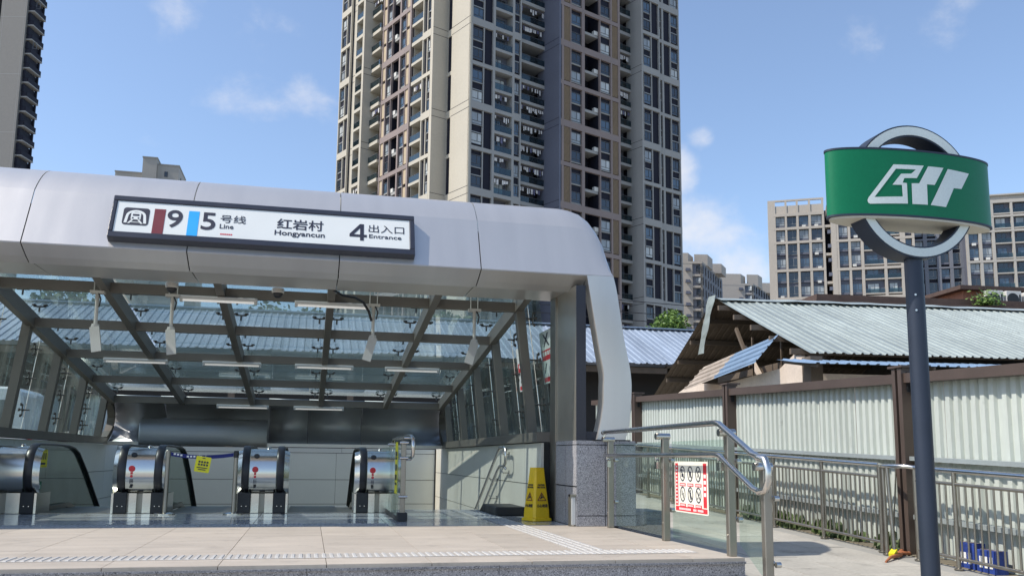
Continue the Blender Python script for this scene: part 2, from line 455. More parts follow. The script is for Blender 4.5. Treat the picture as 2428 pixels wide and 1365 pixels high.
pav = thing('pavement', None, None); pav['kind'] = 'structure'
slab = {}
for i in range(9):
    for j in range(-2, 20):
        w_, d_ = .60, .80
        x0 = 3.66+i*w_; y0 = 3.5+j*d_
        off = (i % 2)*.4
        y0 += off
        if x0+w_ > 7.75 or y0 > 18.6: continue
        if y0 < 6.55 and y0+d_ > 5.6 and x0 < 3.6: continue
        dz = rng.uniform(0, .004)
        mm = MB(); e = .004
        za, zb = zg(y0)+.006+dz, zg(y0+d_)+.006+dz
        if y0 < 6.2 < y0+d_: zb = zg(y0+d_)+.008+dz
        mm.hexa([(x0+e,y0+e,za-.03),(x0+w_-e,y0+e,za-.03),(x0+w_-e,y0+d_-e,zb-.03),(x0+e,y0+d_-e,zb-.03)],
                [(x0+e,y0+e,za),(x0+w_-e,y0+e,za),(x0+w_-e,y0+d_-e,zb),(x0+e,y0+d_-e,zb)])
        mm.build('paving_slab', 'paving', pav)
mm = MB(); mm.hexa([(7.66,6.2,-.62),(7.96,6.2,-.62),(7.96,20,-.04),(7.66,20,-.04)], [(7.66,6.2,-.575),(7.96,6.2,-.575),(7.96,20,.006),(7.66,20,.006)])
mm.build('planting_strip', 'dirt', pav)

pf = thing('platform', None, None); pf['kind'] = 'structure'
m = MB(); m.box(-9, 3.50, 6.83, 13.78, -.62, -.028); m.build('core', 'concrete', pf)
# stone slabs of the platform floor
xs = [-9+.782*k for k in range(17)]
xs = [x-.0+.0 for x in (-8.41,-7.63,-6.85,-6.07,-5.28,-4.5,-3.72,-2.93,-2.15,-1.38,-.605,.16,.94,1.72,2.40,3.06,3.52)]
for i in range(len(xs)-1):
    ys = [6.795, 8.02, 9.25, 10.47]
    for j in range(3):
        mm = MB(); e = .0025
        mm.box(xs[i]+e, xs[i+1]-e, ys[j]+e, ys[j+1]-e, -.026, rng.uniform(-.0012, 0))
        mm.build('paving_slab', 'floor_beige', pf)
for i in range(0, len(xs)-1, 2):
    a, b = xs[i], xs[min(i+2, len(xs)-1)]
    b = min(b, 3.11); a = min(a, 3.0)
    for y0, y1 in ((10.47, 12.1), (12.1, 13.78)):
        mm = MB(); e = .004
        mm.box(a+e, b-e, y0+e, y1-e, -.026, -.001); mm.build('polished_slab', 'floor_polish', pf)
# nosing and riser stones, steps
xj = [-8.6,-7.15,-5.7,-4.25,-2.8,-1.36,.02,1.46,2.50,3.52]
for i in range(len(xj)-1):
    mm = MB(); mm.box(xj[i]+.002, xj[i+1]-.002, 6.775, 6.83, -.045, -.0265); mm.build('nosing', 'granite_dark', pf)
    mm = MB(); mm.box(xj[i]+.002, xj[i+1]-.002, 6.80, 6.83, -.15, -.046); mm.build('riser_stone', 'granite', pf)
    for k, (y0, y1, z) in enumerate(((6.45, 6.80, -.147), (6.10, 6.45, -.293), (5.75, 6.10, -.439))):
        xe = 3.52 if xj[i+1] > 3.5 else xj[i+1]
        mm = MB(); mm.box(xj[i]+.002, xe-.002, y0, y1-.001, z-.03, z-.0005); mm.build('step_tread', 'floor_beige', pf)
        mm = MB(); mm.box(xj[i]+.002, xe-.002, y0+.02, y1-.002, z-.149, z-.031); mm.build('step_riser', 'granite', pf)
mm = MB(); mm.box(3.502, 3.521, 6.83, 10.19, -.6, -.027); mm.build('edge_stone', 'granite', pf)

# tactile paving: warning strips and a guide strip, each tile with its bars
def bars_mesh(n, length, wd, h, mat, name='bar'):
    b = MB()
    b.hexa([(-wd/2,-length/2,0),(wd/2,-length/2,0),(wd/2,length/2,0),(-wd/2,length/2,0)],
           [(-wd/2+.006,-length/2+.006,h),(wd/2-.006,-length/2+.006,h),(wd/2-.006,length/2-.006,h),(-wd/2+.006,length/2-.006,h)])
    return b.mesh(name, mat)
bw = bars_mesh(1, .27, .032, .006, 'tactile_bar'); bg_ = bars_mesh(1, .25, .032, .006, 'tactile_grey'); bl = bars_mesh(1, 1.0, .03, .006, 'tactile')
tile_w = MB().box(-.149,.149,-.149,.149,0,.003).mesh('tactile_tile', 'tactile'); tile_shaded = MB().box(-.149,.149,-.149,.149,0,.003).mesh('tactile_tile', 'tactile_grey')
k = 0
x = -4.35
while x < 3.4:
    t = put('tactile_tile', tile_w, pf, loc=(x, 7.36, .0003))
    for q in range(5): put('bar', bw, t, loc=(x-.12+.06*q, 7.36, .0033))
    x += .3
x = -5.2
while x < .95:
    t = put('tactile_tile', tile_shaded, pf, loc=(x, 10.70, .0003))
    for q in range(5): put('bar', bg_, t, loc=(x-.12+.06*q, 10.70, .0033))
    x += .3
y = 7.66
while y < 13.6:
    t = put('tactile_tile', tile_w if y < 10.4 else tile_shaded, pf, loc=(2.42, y, .0004))  # behind the fascia's shadow edge the tiles take the shaded colour
    bmesh_ = MB()
    for q in range(4):
        put('bar', (bw if y < 10.4 else bg_), t, loc=(2.42-.105+.07*q, y, .0034))
    y += .3

# ------------------------------------------------------------------ canopy
cn = thing('entrance_canopy', 'silver metal and glass canopy over the station entrance with slanted end leg', 'canopy', (0, 10.2, 0))
prof = [(10.20,3.04),(10.264,3.176),(10.328,3.312),(10.392,3.448),(10.456,3.584),(10.52,3.72),(10.575,3.785),(10.635,3.848),(10.70,3.908),(10.77,3.965),(10.845,4.015),(10.93,4.06),(11.02,4.096),(11.12,4.124),(11.23,4.142),(11.35,4.15)]
under = [(11.35,3.2),(10.60,2.96),(10.585,2.885),(10.56,2.885)]
def hfac(x):                                          # how far up the profile reaches near the end
    t = [(3.10,1),(3.24,.985),(3.36,.945),(3.45,.87),(3.51,.77),(3.55,.64),(3.585,.40),(3.60,.18),(3.605,.001)]
    if x <= t[0][0]: return 1
    for (a,p),(b,q) in zip(t, t[1:]):
        if x <= b: return p+(q-p)*(x-a)/(b-a)
    return t[-1][1]
seams = [-8.15,-6.475,-4.80,-3.125,-1.43,.25,1.925,3.605]
for i in range(len(seams)-1):
    a, b = seams[i]+.006, seams[i+1]-.006
    st = [a+(b-a)*k/6 for k in range(7)]
    if i == len(seams)-2: st = [a, 2.6, 3.0] + [3.05,3.10,3.17,3.24,3.30,3.36,3.41,3.45,3.48,3.51,3.53,3.55,3.57,3.585,3.60,3.605]
    rows = []
    for x in st:
        h = hfac(x); rows.append([(x, y if h == 1 else 10.2+(y-10.2)*(.6+.4*h), 3.04+(z-3.04)*h) for y, z in prof])
    rows = [r_+[(x_, y_+.02, z_-.012) for x_, y_, z_ in reversed(r_)] for r_ in rows]
    m = MB(); m.grid(rows, close=True); n_ = len(rows[0]); e_ = (len(rows)-1)*n_
    for b_ in (0, e_): m.f += [(b_+k, b_+k+1, b_+n_-2-k, b_+n_-1-k) for k in range(n_//2-1)]; m.m += [0]*(n_//2-1)
    m.build('fascia_panel', 'silver', cn, smooth=13)
    m = MB(); m.grid([[(x,10.205,3.036),(x,10.29,2.995),(x,10.42,2.935),(x,10.56,2.885)] for x in (a, min(b,3.26))])
    o = m.build('soffit_panel', 'silver', cn)
    s = o.modifiers.new('thick', 'SOLIDIFY'); s.thickness = .015; s.offset = 0
    m = MB(); m.box(a, min(b,3.25), 10.60, 11.42, 2.912, 2.93); m.build('soffit_strip', 'silver', cn)
m = MB(); m.box(-8.2, 3.30, 10.50, 11.30, 2.95, 3.55); m.box(-8.2, 3.12, 10.57, 10.60, 2.90, 2.95); m.build('fascia_core', 'black', cn)
# slanted leg at the open end (front outline from beam to plinth), with depth
Ll = [(3.255,3.036),(3.298,2.80),(3.418,2.108),(3.463,1.876),(3.472,1.76),(3.467,1.66),(3.461,1.449),(3.428,1.234),(3.376,1.02)]
Lr = [(3.600,3.036),(3.649,2.818),(3.722,2.324),(3.796,1.96),(3.818,1.81),(3.826,1.67),(3.815,1.458),(3.789,1.19),(3.735,1.02)]
def dens(p, n=4):
    o = []
    for i in range(len(p)-1):
        for k in range(n):
            t = k/n
            p0 = p[max(i-1,0)]; p1 = p[i]; p2 = p[i+1]; p3 = p[min(i+2,len(p)-1)]
            o.append(tuple(.5*(2*p1[c]+(p2[c]-p0[c])*t+(2*p0[c]-5*p1[c]+4*p2[c]-p3[c])*t*t+(3*p1[c]-p0[c]-3*p2[c]+p3[c])*t**3) for c in (0,1)))
    return o+[p[-1]]
def leg(mir):
    A, B = dens(Ll), dens(Lr)
    f = (lambda x: x) if not mir else (lambda x: -4.62-(x-3.4)*1)
    rows = []
    for (xa,za),(xb,zb) in zip(A, B):
        y0 = 10.205; y1 = 10.42
        rows.append([(f(xa),y0,za),(f((xa+xb)/2),y0-.012,(za+zb)/2),(f(xb),y0,zb),(f(xb)+(0.03 if not mir else -.03),y1,zb),(f(xa),y1,za)])
    m = MB(); m.grid(rows, close=True)
    n = len(rows[0]); L = (len(rows)-1)*n
    m.f += [tuple(range(n)), tuple(range(L, L+n))]; m.m += [0,0]
    m.build('leg', 'silver', cn, smooth=35)
leg(False); leg(True)
m = MB(); m.box(3.33, 3.80, 10.19, 10.46, 1.012, 1.024); m.build('base_plate', 'black', cn)
# clad pillar behind the leg
m = MB(); m.box(3.125, 3.25, 10.235, 11.10, 1.012, 2.91); m.m = [1 if i == 2 else 0 for i in range(6)]; m.build('pillar', ['pillar_steel', 'pillar_dark'], cn)  # front face coloured darker to carry the fascia's shadow
m = MB(); m.box(3.105, 3.24, 11.105, 11.36, .001, 2.93); m.build('pillar_trim', 'steel_dull', cn)
m = MB(); m.box(3.26, 3.42, 10.26, 10.9, 1.012, 1.12); m.build('pillar_foot', 'pillar_dark', cn)

# steel frame
PY = [12.0, 13.8, 15.6, 17.5, 19.4]
zb = lambda y: 2.90-.134*(y-12)
RXs = [-3.98,-2.62,-1.21,.20,1.585,2.80]
for x in RXs:
    m = MB(); ya, yb = 11.25, 19.5
    m.bar((x,ya,zb(ya)+.03),(x,yb,zb(yb)+.03), .10, .20); m.build('rafter', 'frame_grey', cn)
for y in PY:
    for a, b in zip(RXs, RXs[1:]):
        m = MB(); m.bar((a+.05,y,zb(y)),(b-.05,y,zb(y)), .10, .13); m.build('purlin', 'frame_grey', cn)
def sx(side, z, out=0.):                              # inner line of the leaning side frames
    return (3.02+out-.115*(z-1.15)) if side > 0 else (-4.20-out+.115*(z-1.15))
for side in (1, -1):
    for y in PY:
        m = MB(); zt = zb(y)
        m.bar((sx(side,1.13),y,1.13),(sx(side,zt),y,zt), .14, .12, up=(side,0,0)); m.build('post', 'frame_grey', cn)
    m = MB(); m.bar((sx(side,1.07),11.36,1.075),(sx(side,1.07),19.9,1.075), .20, .13); m.build('sill', 'frame_grey', cn)
    # curved end of the edge frame
    pts = [(sx(side,1.9),19.4,1.92),(sx(side,1.9),19.75,1.86),(sx(side,1.8),20.1,1.76),(sx(side,1.6),20.32,1.6),(sx(side,1.4),20.38,1.42),(sx(side,1.25),20.28,1.26),(sx(side,1.1),20.0,1.1)]
    m = MB()
    for p, q in zip(pts, pts[1:]): m.bar(p, q, .12, .14, up=(1,0,0.01))
    m.build('end_frame', 'frame_grey', cn)
# roof panes
yy = [11.06, 12.0, 13.8, 15.6, 17.5, 19.62]
rx2 = [-4.12]+RXs[1:-1]+[2.94]
for j in range(5):
    for a, b in zip(rx2, rx2[1:]):
        e = .012; y0, y1 = yy[j]+e, yy[j+1]-e
        z0, z1 = zb(y0)+.23, zb(y1)+.23
        m = MB(); m.hexa([(a+e,y0,z0),(b-e,y0,z0),(b-e,y1,z1),(a+e,y1,z1)], [(a+e,y0,z0+.016),(b-e,y0,z0+.016),(b-e,y1,z1+.016),(a+e,y1,z1+.016)])
        m.build('roof_pane', 'glass_roof', cn)
for side in (1, -1):
    ys = [11.38, 12.0+.0, 13.8, 15.6, 17.5, 19.4, 20.2]
    for j in range(len(ys)-1):
        y0, y1 = ys[j]+.01, ys[j+1]-.01
        t0, t1 = zb(y0)+.18, zb(y1)+.18
        if j == 5: t1 = 1.6
        p = lambda z, y, o: (sx(side, z, .13+o), y, z)
        m = MB(); m.add([p(1.14,y0,0),p(1.14,y1,0),p(t1,y1,0),p(t0,y0,0),p(1.14,y0,.014),p(1.14,y1,.014),p(t1,y1,.014),p(t0,y0,.014)],
              [(0,1,2,3),(7,6,5,4),(0,4,5,1),(1,5,6,2),(2,6,7,3),(3,7,4,0)])
        m.build('side_pane', 'glass_side', cn)
# spider fittings: stub, cross arm, discs
sp = MB(); sp.tube([(0,0,-.10),(0,0,0)], .012, 6); sp.tube([(-.085,0,.0),(.085,0,.0)], .011, 6); sp.tube([(0,-.085,.0),(0,.085,.0)], .011, 6)
for dx, dy in ((-.085,0),(.085,0),(0,.085),(0,-.085)): sp.lathe([(0,.03),(.024,.03),(.024,.012),(.008,.012),(.008,-.005),(0,-.005)], (dx,dy,0), 8)
spm = sp.mesh('spider_fitting', 'steel_dark', smooth=40)
sp2 = MB(); sp2.tube([(0,0,-.08),(0,0,0)], .014, 6); sp2.tube([(-.075,0,0),(.075,0,0)], .012, 6)
for dx in (-.075, .075): sp2.lathe([(0,.03),(.032,.03),(.032,.012),(.010,.012),(.010,-.005),(0,-.005)], (dx,0,0), 8)
spm2 = sp2.mesh('spider_fitting', 'steel_dark', smooth=40)
tilt = RX(-math.atan(.134))
for y in PY:
    for k, x in enumerate(RXs):
        for s in ((-1,1) if 0 < k < 5 else ((1,) if k == 0 else (-1,))):
            put('spider_fitting', spm2, cn, loc=(x+s*.13, y-.16, zb(y-.16)+.19), rot=tilt)
            if y < 19: put('spider_fitting', spm2, cn, loc=(x+s*.13, y+.85, zb(y+.85)+.19), rot=tilt)
for side in (1, -1):
    for y0, y1 in zip([11.36]+PY, PY+[20.1]):
        yc = (y0+y1)/2; zt = zb(yc)+.1
        m = MB(); m.tube([(sx(side,1.14,.06),yc,1.14),(sx(side,zt,.06),yc,min(zt,2.9))], .006, 5); m.build('tie_rod', 'steel', cn)
        for q in (.2, .52, .82):
            z = 1.14+(zt-1.14)*q
            put('spider_fitting', spm, cn, loc=(sx(side,z,.10), yc, z), rot=Matrix.Rotation(side*R(90), 3, 'Y'))
# rounded metal back of the canopy
pb = [(19.42,1.98),(19.8,1.93),(20.15,1.83),(20.38,1.66),(20.46,1.48),(20.42,1.3),(20.25,1.15),(20.0,1.06)]
bs = [-4.12,-3.05,-.88,-.05,1.13,2.93]
for a, b in zip(bs, bs[1:]):
    m = MB(); m.grid([[(x,y,z) for y, z in pb] for x in (a+.006, b-.006)])
    o = m.build('back_panel', 'silver_back', cn, smooth=40)
    s = o.modifiers.new('thick', 'SOLIDIFY'); s.thickness = .02; s.offset = 1
m = MB(); m.box(-4.2, 3.0, 19.96, 20.06, .99, 1.062); m.build('back_sill', 'silver', cn)
m = MB(); q = [(20.25,1.56),(20.05,1.55),(19.93,1.5),(19.86,1.4),(19.84,1.25),(19.85,1.1),(19.9,1.0)]
m.grid([[(x,y,z) for y, z in q] for x in (-3.50,-3.46,-3.4,-2.2,-.90)]); 
o = m.build('back_cover', 'silver_back', cn, smooth=40); s = o.modifiers.new('thick', 'SOLIDIFY'); s.thickness = .02; s.offset = 1

# ------------------------------------------------------------------ station sign on the fascia
P0 = Vector((0, 10.155, 3.135)); T = Vector((0, .23, .535)).normalized(); Nn = Vector((0, -T.z, T.y))
SM = Matrix(((1,0,0),(0,T.y,Nn.y),(0,T.z,Nn.z)))      # local x, up the board, out of the board
sg = thing('station_sign', 'long white station name board with metro symbol and line numbers on the fascia', 'sign', P0)
def onsign(x, v, d): return P0+Vector((x,0,0))+T*v+Nn*d
def sbox(m, x0, x1, v0, v1, d0, d1, mi=0):
    lo = [onsign(x0,v0,d0),onsign(x1,v0,d0),onsign(x1,v1,d0),onsign(x0,v1,d0)]; hi = [onsign(x0,v0,d1),onsign(x1,v0,d1),onsign(x1,v1,d1),onsign(x0,v1,d1)]
    m.hexa(lo, hi, mi)
m = MB(); sbox(m,-2.26,1.12,0,.583,-.09,.0); m.build('case', 'sign_dark', sg, bevel=.006)
m = MB(); sbox(m,-2.26,1.12,0,.082,.0,.02); sbox(m,-2.26,1.12,.512,.583,.0,.02); sbox(m,-2.26,-2.213,.082,.512,.0,.02); sbox(m,1.06,1.12,.082,.512,.0,.02); m.build('border', 'sign_dark', sg, bevel=.008)
m = MB(); sbox(m,-2.212,1.059,.083,.511,.001,.006); m.build('face', 'sign_white', sg)
def stick(me, name, x, v, d=.0085): return put(name, me, sg, loc=onsign(x,v,d), rot=SM)
for key, x, v, nm in (('nine',-1.588,.306,'line_number'),('five',-1.226,.304,'line_number'),('hx',-.96,.353,'lettering'),('line',-1.024,.245,'lettering'),
                  ('hyc',-.211,.338,'lettering'),('hong',-.211,.197,'lettering'),('crk',.786,.355,'lettering'),('ent',.772,.241,'lettering')):
    stick(TXT[key], nm, x, v)
stick(flat_shape([[(.02,.12),(.065,.12),(.065,-.035),(.10,-.035),(.10,-.07),(.065,-.07),(.065,-.12),(.022,-.12),(.022,-.07),(-.10,-.07),(-.10,-.032)],[(.022,.062),(.022,-.035),(-.052,-.035)]], 'ink'), 'exit_number', .455, .290)
m = MB(); sbox(m,-1.812,-1.694,.084,.43,.0065,.009); m.build('line_colour_bar', 'maroon', sg)
m = MB(); sbox(m,-1.446,-1.332,.086,.432,.0065,.009); m.build('line_colour_bar', 'line_blue', sg)
m = MB()
for k in range(6): sbox(m,-1.085+.0225*k,-1.068+.0225*k,.126,.143,.0065,.0085)
m.build('small_print', 'red', sg)
# metro symbol: dark rounded square, tunnel arch and train
def tr(p): return [(x,y) for x,y in p]
stick(flat_shape([rrect(-.137,.137,-.12,.12,.035)], 'ink'), 'metro_symbol', -1.998, .304, .0080)
arch_o = [(-.118,-.095)]+[(-.095*math.cos(a)*1.12,.0+.088*math.sin(a)) for a in [math.pi*k/14 for k in range(15)]]+[(.118,-.095)]
arch_i = [(.088,-.095)]+[(.078*math.cos(a),.0+.062*math.sin(a)) for a in [math.pi*k/14 for k in range(15)]]+[(-.088,-.095)]
stick(flat_shape([arch_o+arch_i], 'sign_white'), 'tunnel_mark', -1.998, .304, .0105)
stick(flat_shape([rrect(-.052,.052,-.045,.055,.012)], 'sign_white'), 'train_mark', -1.998, .304, .0105)
stick(flat_shape([rrect(-.034,.034,.005,.03,.004)], 'ink'), 'train_mark', -1.998, .304, .0130)
stick(flat_shape([ring2(-.03,-.025,.010,.010,12)], 'ink'), 'train_mark', -1.998, .304, .0130)
stick(flat_shape([ring2(.03,-.025,.010,.010,12)], 'ink'), 'train_mark', -1.998, .304, .0130)
for s in (-1,1): stick(flat_shape([[(s*.022,-.05),(s*.042,-.05),(s*.082,-.10),(s*.058,-.10)]], 'sign_white'), 'rail_mark', -1.998, .304, .0105)
stick(flat_shape([[(-.05,-.078),(.05,-.078),(.052,-.086),(-.052,-.086)]], 'sign_white'), 'rail_mark', -1.998, .304, .0105)

# ------------------------------------------------------------------ tube lights and cameras under the roof
def tube_light(x0, x1, y, z, label):
    t = thing('tube_light', label, 'light', ((x0+x1)/2, y, z), 'tube lights under the glass roof')
    m = MB(); m.box(x0, x1, y-.045, y+.045, z, z+.045); m.build('housing', 'lamp_case', t, bevel=.006)
    m = MB(); m.tube([(x0+.04,y-.01,z-.014),(x1-.04,y-.01,z-.014)], .015, 8); m.build('tube', 'lamp_tube', t, smooth=60)
    for x in (x0+.02, x1-.02): m = MB(); m.box(x-.018,x+.018,y-.03,y+.03,z-.034,z-.001); m.build('end_cap', 'lamp_case', t)
tube_light(-1.72,-.75,11.93,2.79,'tube light on the front purlin, nearer the domed camera')
tube_light(-.27,.72,11.93,2.79,'tube light on the front purlin beside the black cable')
for k, (a, b) in enumerate(((-3.36,-2.36),(-1.81,-.86),(-.30,.69),(1.24,2.2))):
    tube_light(a, b, 15.55, 2.315, ['leftmost','second','third','rightmost'][k]+' of the four tube lights in the middle row of the roof')
tube_light(-1.92,-.87,19.33,1.80,'left tube light above the dark metal back panel')
tube_light(-.36,.69,19.33,1.80,'right tube light above the dark metal back panel')
def bullet(x, yaw, label, cable=False):
    y = 11.90
    t = thing('security_camera', label, 'camera', (x, y, 2.82), 'cameras hanging from the front purlin')
    m = MB()
    for s in (-.05,.05): m.tube([(x+s,y+.02,2.84),(x+s,y+.02,3.02)], .007, 6)
    m.box(x-.085,x+.085,y-.05,y+.06,2.80,2.835); m.build('clamp', 'cam_white', t)
    m = MB(); m.tube([(x,y,2.80),(x,y,2.62),(x,y,2.38)], [.028,.022,.022], 10); m.lathe([(0,.05),(.045,.04),(.05,0),(.04,-.04),(0,-.05)], (x,y,2.37), 12); m.build('stem', 'cam_white', t, smooth=40)
    d = Vector((math.sin(yaw)*.5, -.25, -.8)).normalized()
    a = Vector((x,y,2.36)); b = a+d*.30; m = MB(); m.bar(a-d*.02, b, .10, .085, up=(0,-1,0)); m.build('housing', 'cam_white', t, bevel=.012)
    m = MB(); m.bar(a-d*.01+Vector((0,-.048,.0)), b+d*.035+Vector((0,-.048,.0)), .115, .012, up=(0,-1,0)); m.build('hood', 'cam_white', t)
    m = MB(); m.tube([b-d*.01, b+d*.012], .036, 12); m.build('lens', 'black', t)
    m = MB(); m.tube([(x+.02,y-.04,2.80),(x+.055,y-.06,2.72),(x+.035,y-.05,2.62)], .010, 6); m.build('cable', 'black', t, smooth=50)
bullet(-2.70, .35, 'leftmost white bullet camera hanging on a stem from the roof')
bullet(-1.80, .25, 'white bullet camera hanging beside the small dome and left tube light')
bullet(.77, -.45, 'white bullet camera hanging where the black cable ends')
bullet(2.16, -.55, 'white bullet camera hanging nearest the right side glass')
def dome(x, label):
    t = thing('dome_camera', label, 'camera', (x, 11.5, 2.93), 'dome cameras')
    m = MB(); m.lathe([(0,.0),(.075,.0),(.078,-.05),(.07,-.06),(0,-.06)], (x,11.5,2.91), 18); m.build('base', 'cam_white', t, smooth=40)
    m = MB(); m.lathe([(.062,-.06),(.06,-.085),(.045,-.11),(.02,-.122),(0,-.125)], (x,11.5,2.91), 18); m.build('bubble', 'black', t, smooth=60)
dome(-1.76, 'small dome camera left of the first tube light'); dome(-.475, 'small dome camera between the two front tube lights')
m = MB(); m.tube([(.22,11.42,2.915),(.34,11.5,2.86),(.5,11.6,2.86),(.62,11.7,2.82),(.70,11.8,2.72),(.745,11.86,2.6)], .017, 7)
tag(m.build('hanging_cable', 'black', smooth=50), 'thick black cable looping from the soffit to a camera', 'cable')
# ------------------------------------------------------------------ pit walls and stairs
pit = thing('entrance_pit', None, None); pit['kind'] = 'structure'
m = MB(); m.box(3.03, 3.38, 11.38, 21.6, -4.2, .99); m.build('wall_core', 'joint', pit)
m = MB(); m.box(-4.58, -4.23, 11.38, 21.6, -4.2, .99); m.build('wall_core', 'joint', pit)
m = MB(); m.box(-4.22, 3.02, 21.43, 21.6, -4.2, .98); m.build('wall_core', 'joint', pit)
m = MB(); m.box(-4.22, 3.02, 13.8, 21.42, -4.25, -4.2); m.build('pit_floor', 'concrete', pit)
m = MB(); m.box(-4.22, 3.02, 13.785, 13.82, -4.2, -.03); m.build('landing_edge', 'concrete', pit)
ys = [11.38,12.33,14.25,16.25,18.15,20.2,21.42]
for zz in ((.445,1.0),(-.115,.44),(-.68,-.12),(-2.4,-.685)):
    for a, b in zip(ys, ys[1:]):
        if zz[0] < -.2 and b < 13.7: continue
        for x0, x1, mt in ((2.995,3.029,'wall_stone'),(-4.229,-4.195,'wall_panel')):
            m = MB(); m.box(x0, x1, a+.004, b-.004, zz[0]+.003, zz[1]-.003); m.build('wall_panel', mt, pit)
for zz, xj in (((.88,.99),(-4.19,-1.3,.75,2.98)),((.26,.875),(-4.19,-2.75,-1.55,-.45,.63,1.75,2.98)),((-.30,.255),(-4.19,-3.3,-1.55,-.48,.63,1.75,2.98)),((-2.4,-.305),(-4.19,-.6,2.98))):
    for a, b in zip(xj, xj[1:]):
        m = MB(); m.box(a+.003, b-.003, 21.395, 21.428, zz[0]+.003, zz[1]-.003); m.build('wall_panel', 'wall_panel', pit)
m = MB(); m.box(2.965, 2.993, 21.36, 21.42, -2.4, .985); m.build('corner_trim', 'black', pit)
st = thing('staircase', 'stone stairs going down beside the right hand wall', 'stairs', (2.1, 13.8, 0))
for k in range(12):
    m = MB(); m.box(1.25, 2.985, 13.825+.3*k, 13.825+.3*(k+1), -.15*(k+2), -.15*(k+1)); m.build('step', 'floor_polish', st)
m = MB(); m.box(2.55, 2.98, 12.15, 12.95, .001, .12); m.hexa([(2.55,12.95,.001),(2.98,12.95,.001),(2.98,13.4,.001),(2.55,13.4,.001)],[(2.55,12.95,.12),(2.98,12.95,.12),(2.98,13.1,.12),(2.55,13.1,.12)])
tag(m.build('threshold_ramp', 'black', bevel=.01), 'low black ramp block at the foot of the right wall behind the yellow cone', 'ramp')
# wall handrail on the right
hr = thing('wall_handrail', 'double stainless handrail sloping down the right stone wall', 'handrail', (2.88, 13.2, 0))
for dz, r_ in ((0,.022),(-.28,.02)):
    pts = [(2.90,13.10,.95+dz-.04),(2.87,13.12,.955+dz),(2.87,13.42,.95+dz),(2.87,13.6,.88+dz),(2.87,16.4,-.63+dz)]
    m = MB(); m.tube(pts, r_, 10); m.build('rail', 'steel_rail', hr, smooth=50)
m = MB(); m.tube([(2.87,13.12,.955),(2.87,13.02,.93),(2.87,13.0,.83),(2.87,13.02,.72),(2.87,13.12,.675)], .022, 10); m.build('end_loop', 'steel_rail', hr, smooth=50)
for y, z in ((13.3,.92),(14.2,.5),(15.2,-.05)):
    for dz in (0,-.28):
        m = MB(); m.tube([(2.87,y,z+dz-.02),(2.90,y,z+dz-.07),(2.99,y,z+dz-.07)], .010, 6); m.box(2.985,2.994,y-.035,y+.035,z+dz-.11,z+dz-.03); m.build('bracket', 'steel_rail', hr)

# ------------------------------------------------------------------ escalators
CX = [-3.83,-2.215,-.615,1.0]; HR = .235
def hpath(x):
    p = [(13.00,.30),(12.905,.36),(12.86,.45),(12.845,.55),(12.86,.66),(12.90,.76),(12.965,.84),(13.05,.89),(13.15,.91),(14.0,.91),(14.65,.905),(15.0,.875),(15.3,.80),(15.9,.50),(17.1,-.20),(18.6,-1.08)]
    return [(x,y,z) for y,z in p]
def escalator(xl, xr, label):
    t = thing('escalator', label, 'escalator', ((xl+xr)/2, 13, 0), 'escalators side by side')
    for x, s in ((xl,1),(xr,-1)):
        P = hpath(x); m = MB()
        rows = []
        for i, p in enumerate(P):
            a = Vector(P[max(i-1,0)]); b = Vector(P[min(i+1,len(P)-1)]); tg = (b-a).normalized(); nn = Vector((1,0,0)).cross(tg)
            if nn.z < 0 and i > 6: nn = -nn
            if i <= 6 and nn.y > 0: nn = -nn
            c = Vector(p); rows.append([c+Vector((w_,0,0))+nn*h_ for w_,h_ in ((-.050,-.010),(-.050,.010),(-.034,.019),(.034,.019),(.050,.010),(.050,-.010))])
        m.grid(rows, close=True); m.f += [tuple(range(6)), tuple(range((len(rows)-1)*6,len(rows)*6))]; m.m += [0,0]
        m.build('handrail', 'rubber', t, smooth=50)
        top = [(y, z-.02) for _, y, z in P[1:]]
        bot = [(18.6,-1.9),(15.4,-.12),(14.9,.02),(13.02,.02),(12.97,.25)]
        m = MB(); m.prism(top+bot, lambda a, b, d: (x+d, a, b), -.006, .006); m.build('balustrade_glass', 'glass_dark', t)
        m = MB(); m.box(x-.085,x+.085,12.90,13.12,.004,.285); m.build('inlet_box', 'black', t, bevel=.008)
        for dx in (-.03,.03):
            m = MB(); m.tube([(x+dx,12.899,.1),(x+dx,12.893,.1)], .007, 8); m.build('screw', 'steel', t)
        m = MB(); m.box(x+.086,x+.115,12.91,13.55,.004,.27) if s > 0 else m.box(x-.115,x-.086,12.91,13.55,.004,.27); m.build('skirt', 'steel', t)
        m = MB(); m.prism([(13.0,.0),(14.7,.0),(18.6,-2.3),(18.6,-1.9),(15.3,-.05),(14.8,.06),(13.0,.06)], lambda a, b, d: (x+s*.05+d, a, b), -.025, .025); m.build('inner_deck', 'steel_dull', t)
    m = MB(); m.box(xl+.12,xr-.12,13.0,14.3,.001,.008); m.build('comb_plate', 'steel_dull', t)
    for k in range(14):
        m = MB(); m.box(xl+.12,xr-.12,14.3+.33*k,14.63+.33*k,-.2-.19*max(0,k-1),-.01-.19*max(0,k-1)); m.build('step', 'tactile_grey', t)
    return t
escalator(CX[0]+HR, CX[1]-HR, 'leftmost escalator with dark glass sides, left of the belt barrier')
escalator(CX[1]+HR, CX[2]-HR, 'escalator closed off by the blue belt barrier')
escalator(CX[2]+HR, CX[3]-HR, 'open escalator right of the belt barrier')
barrel = [(13.30,.885),(13.12,.885),(13.02,.87),(12.95,.835),(12.905,.78),(12.87,.70),(12.85,.60),(12.845,.50),(12.86,.42),(12.89,.35),(12.95,.29),(13.02,.275),(13.3,.27)]
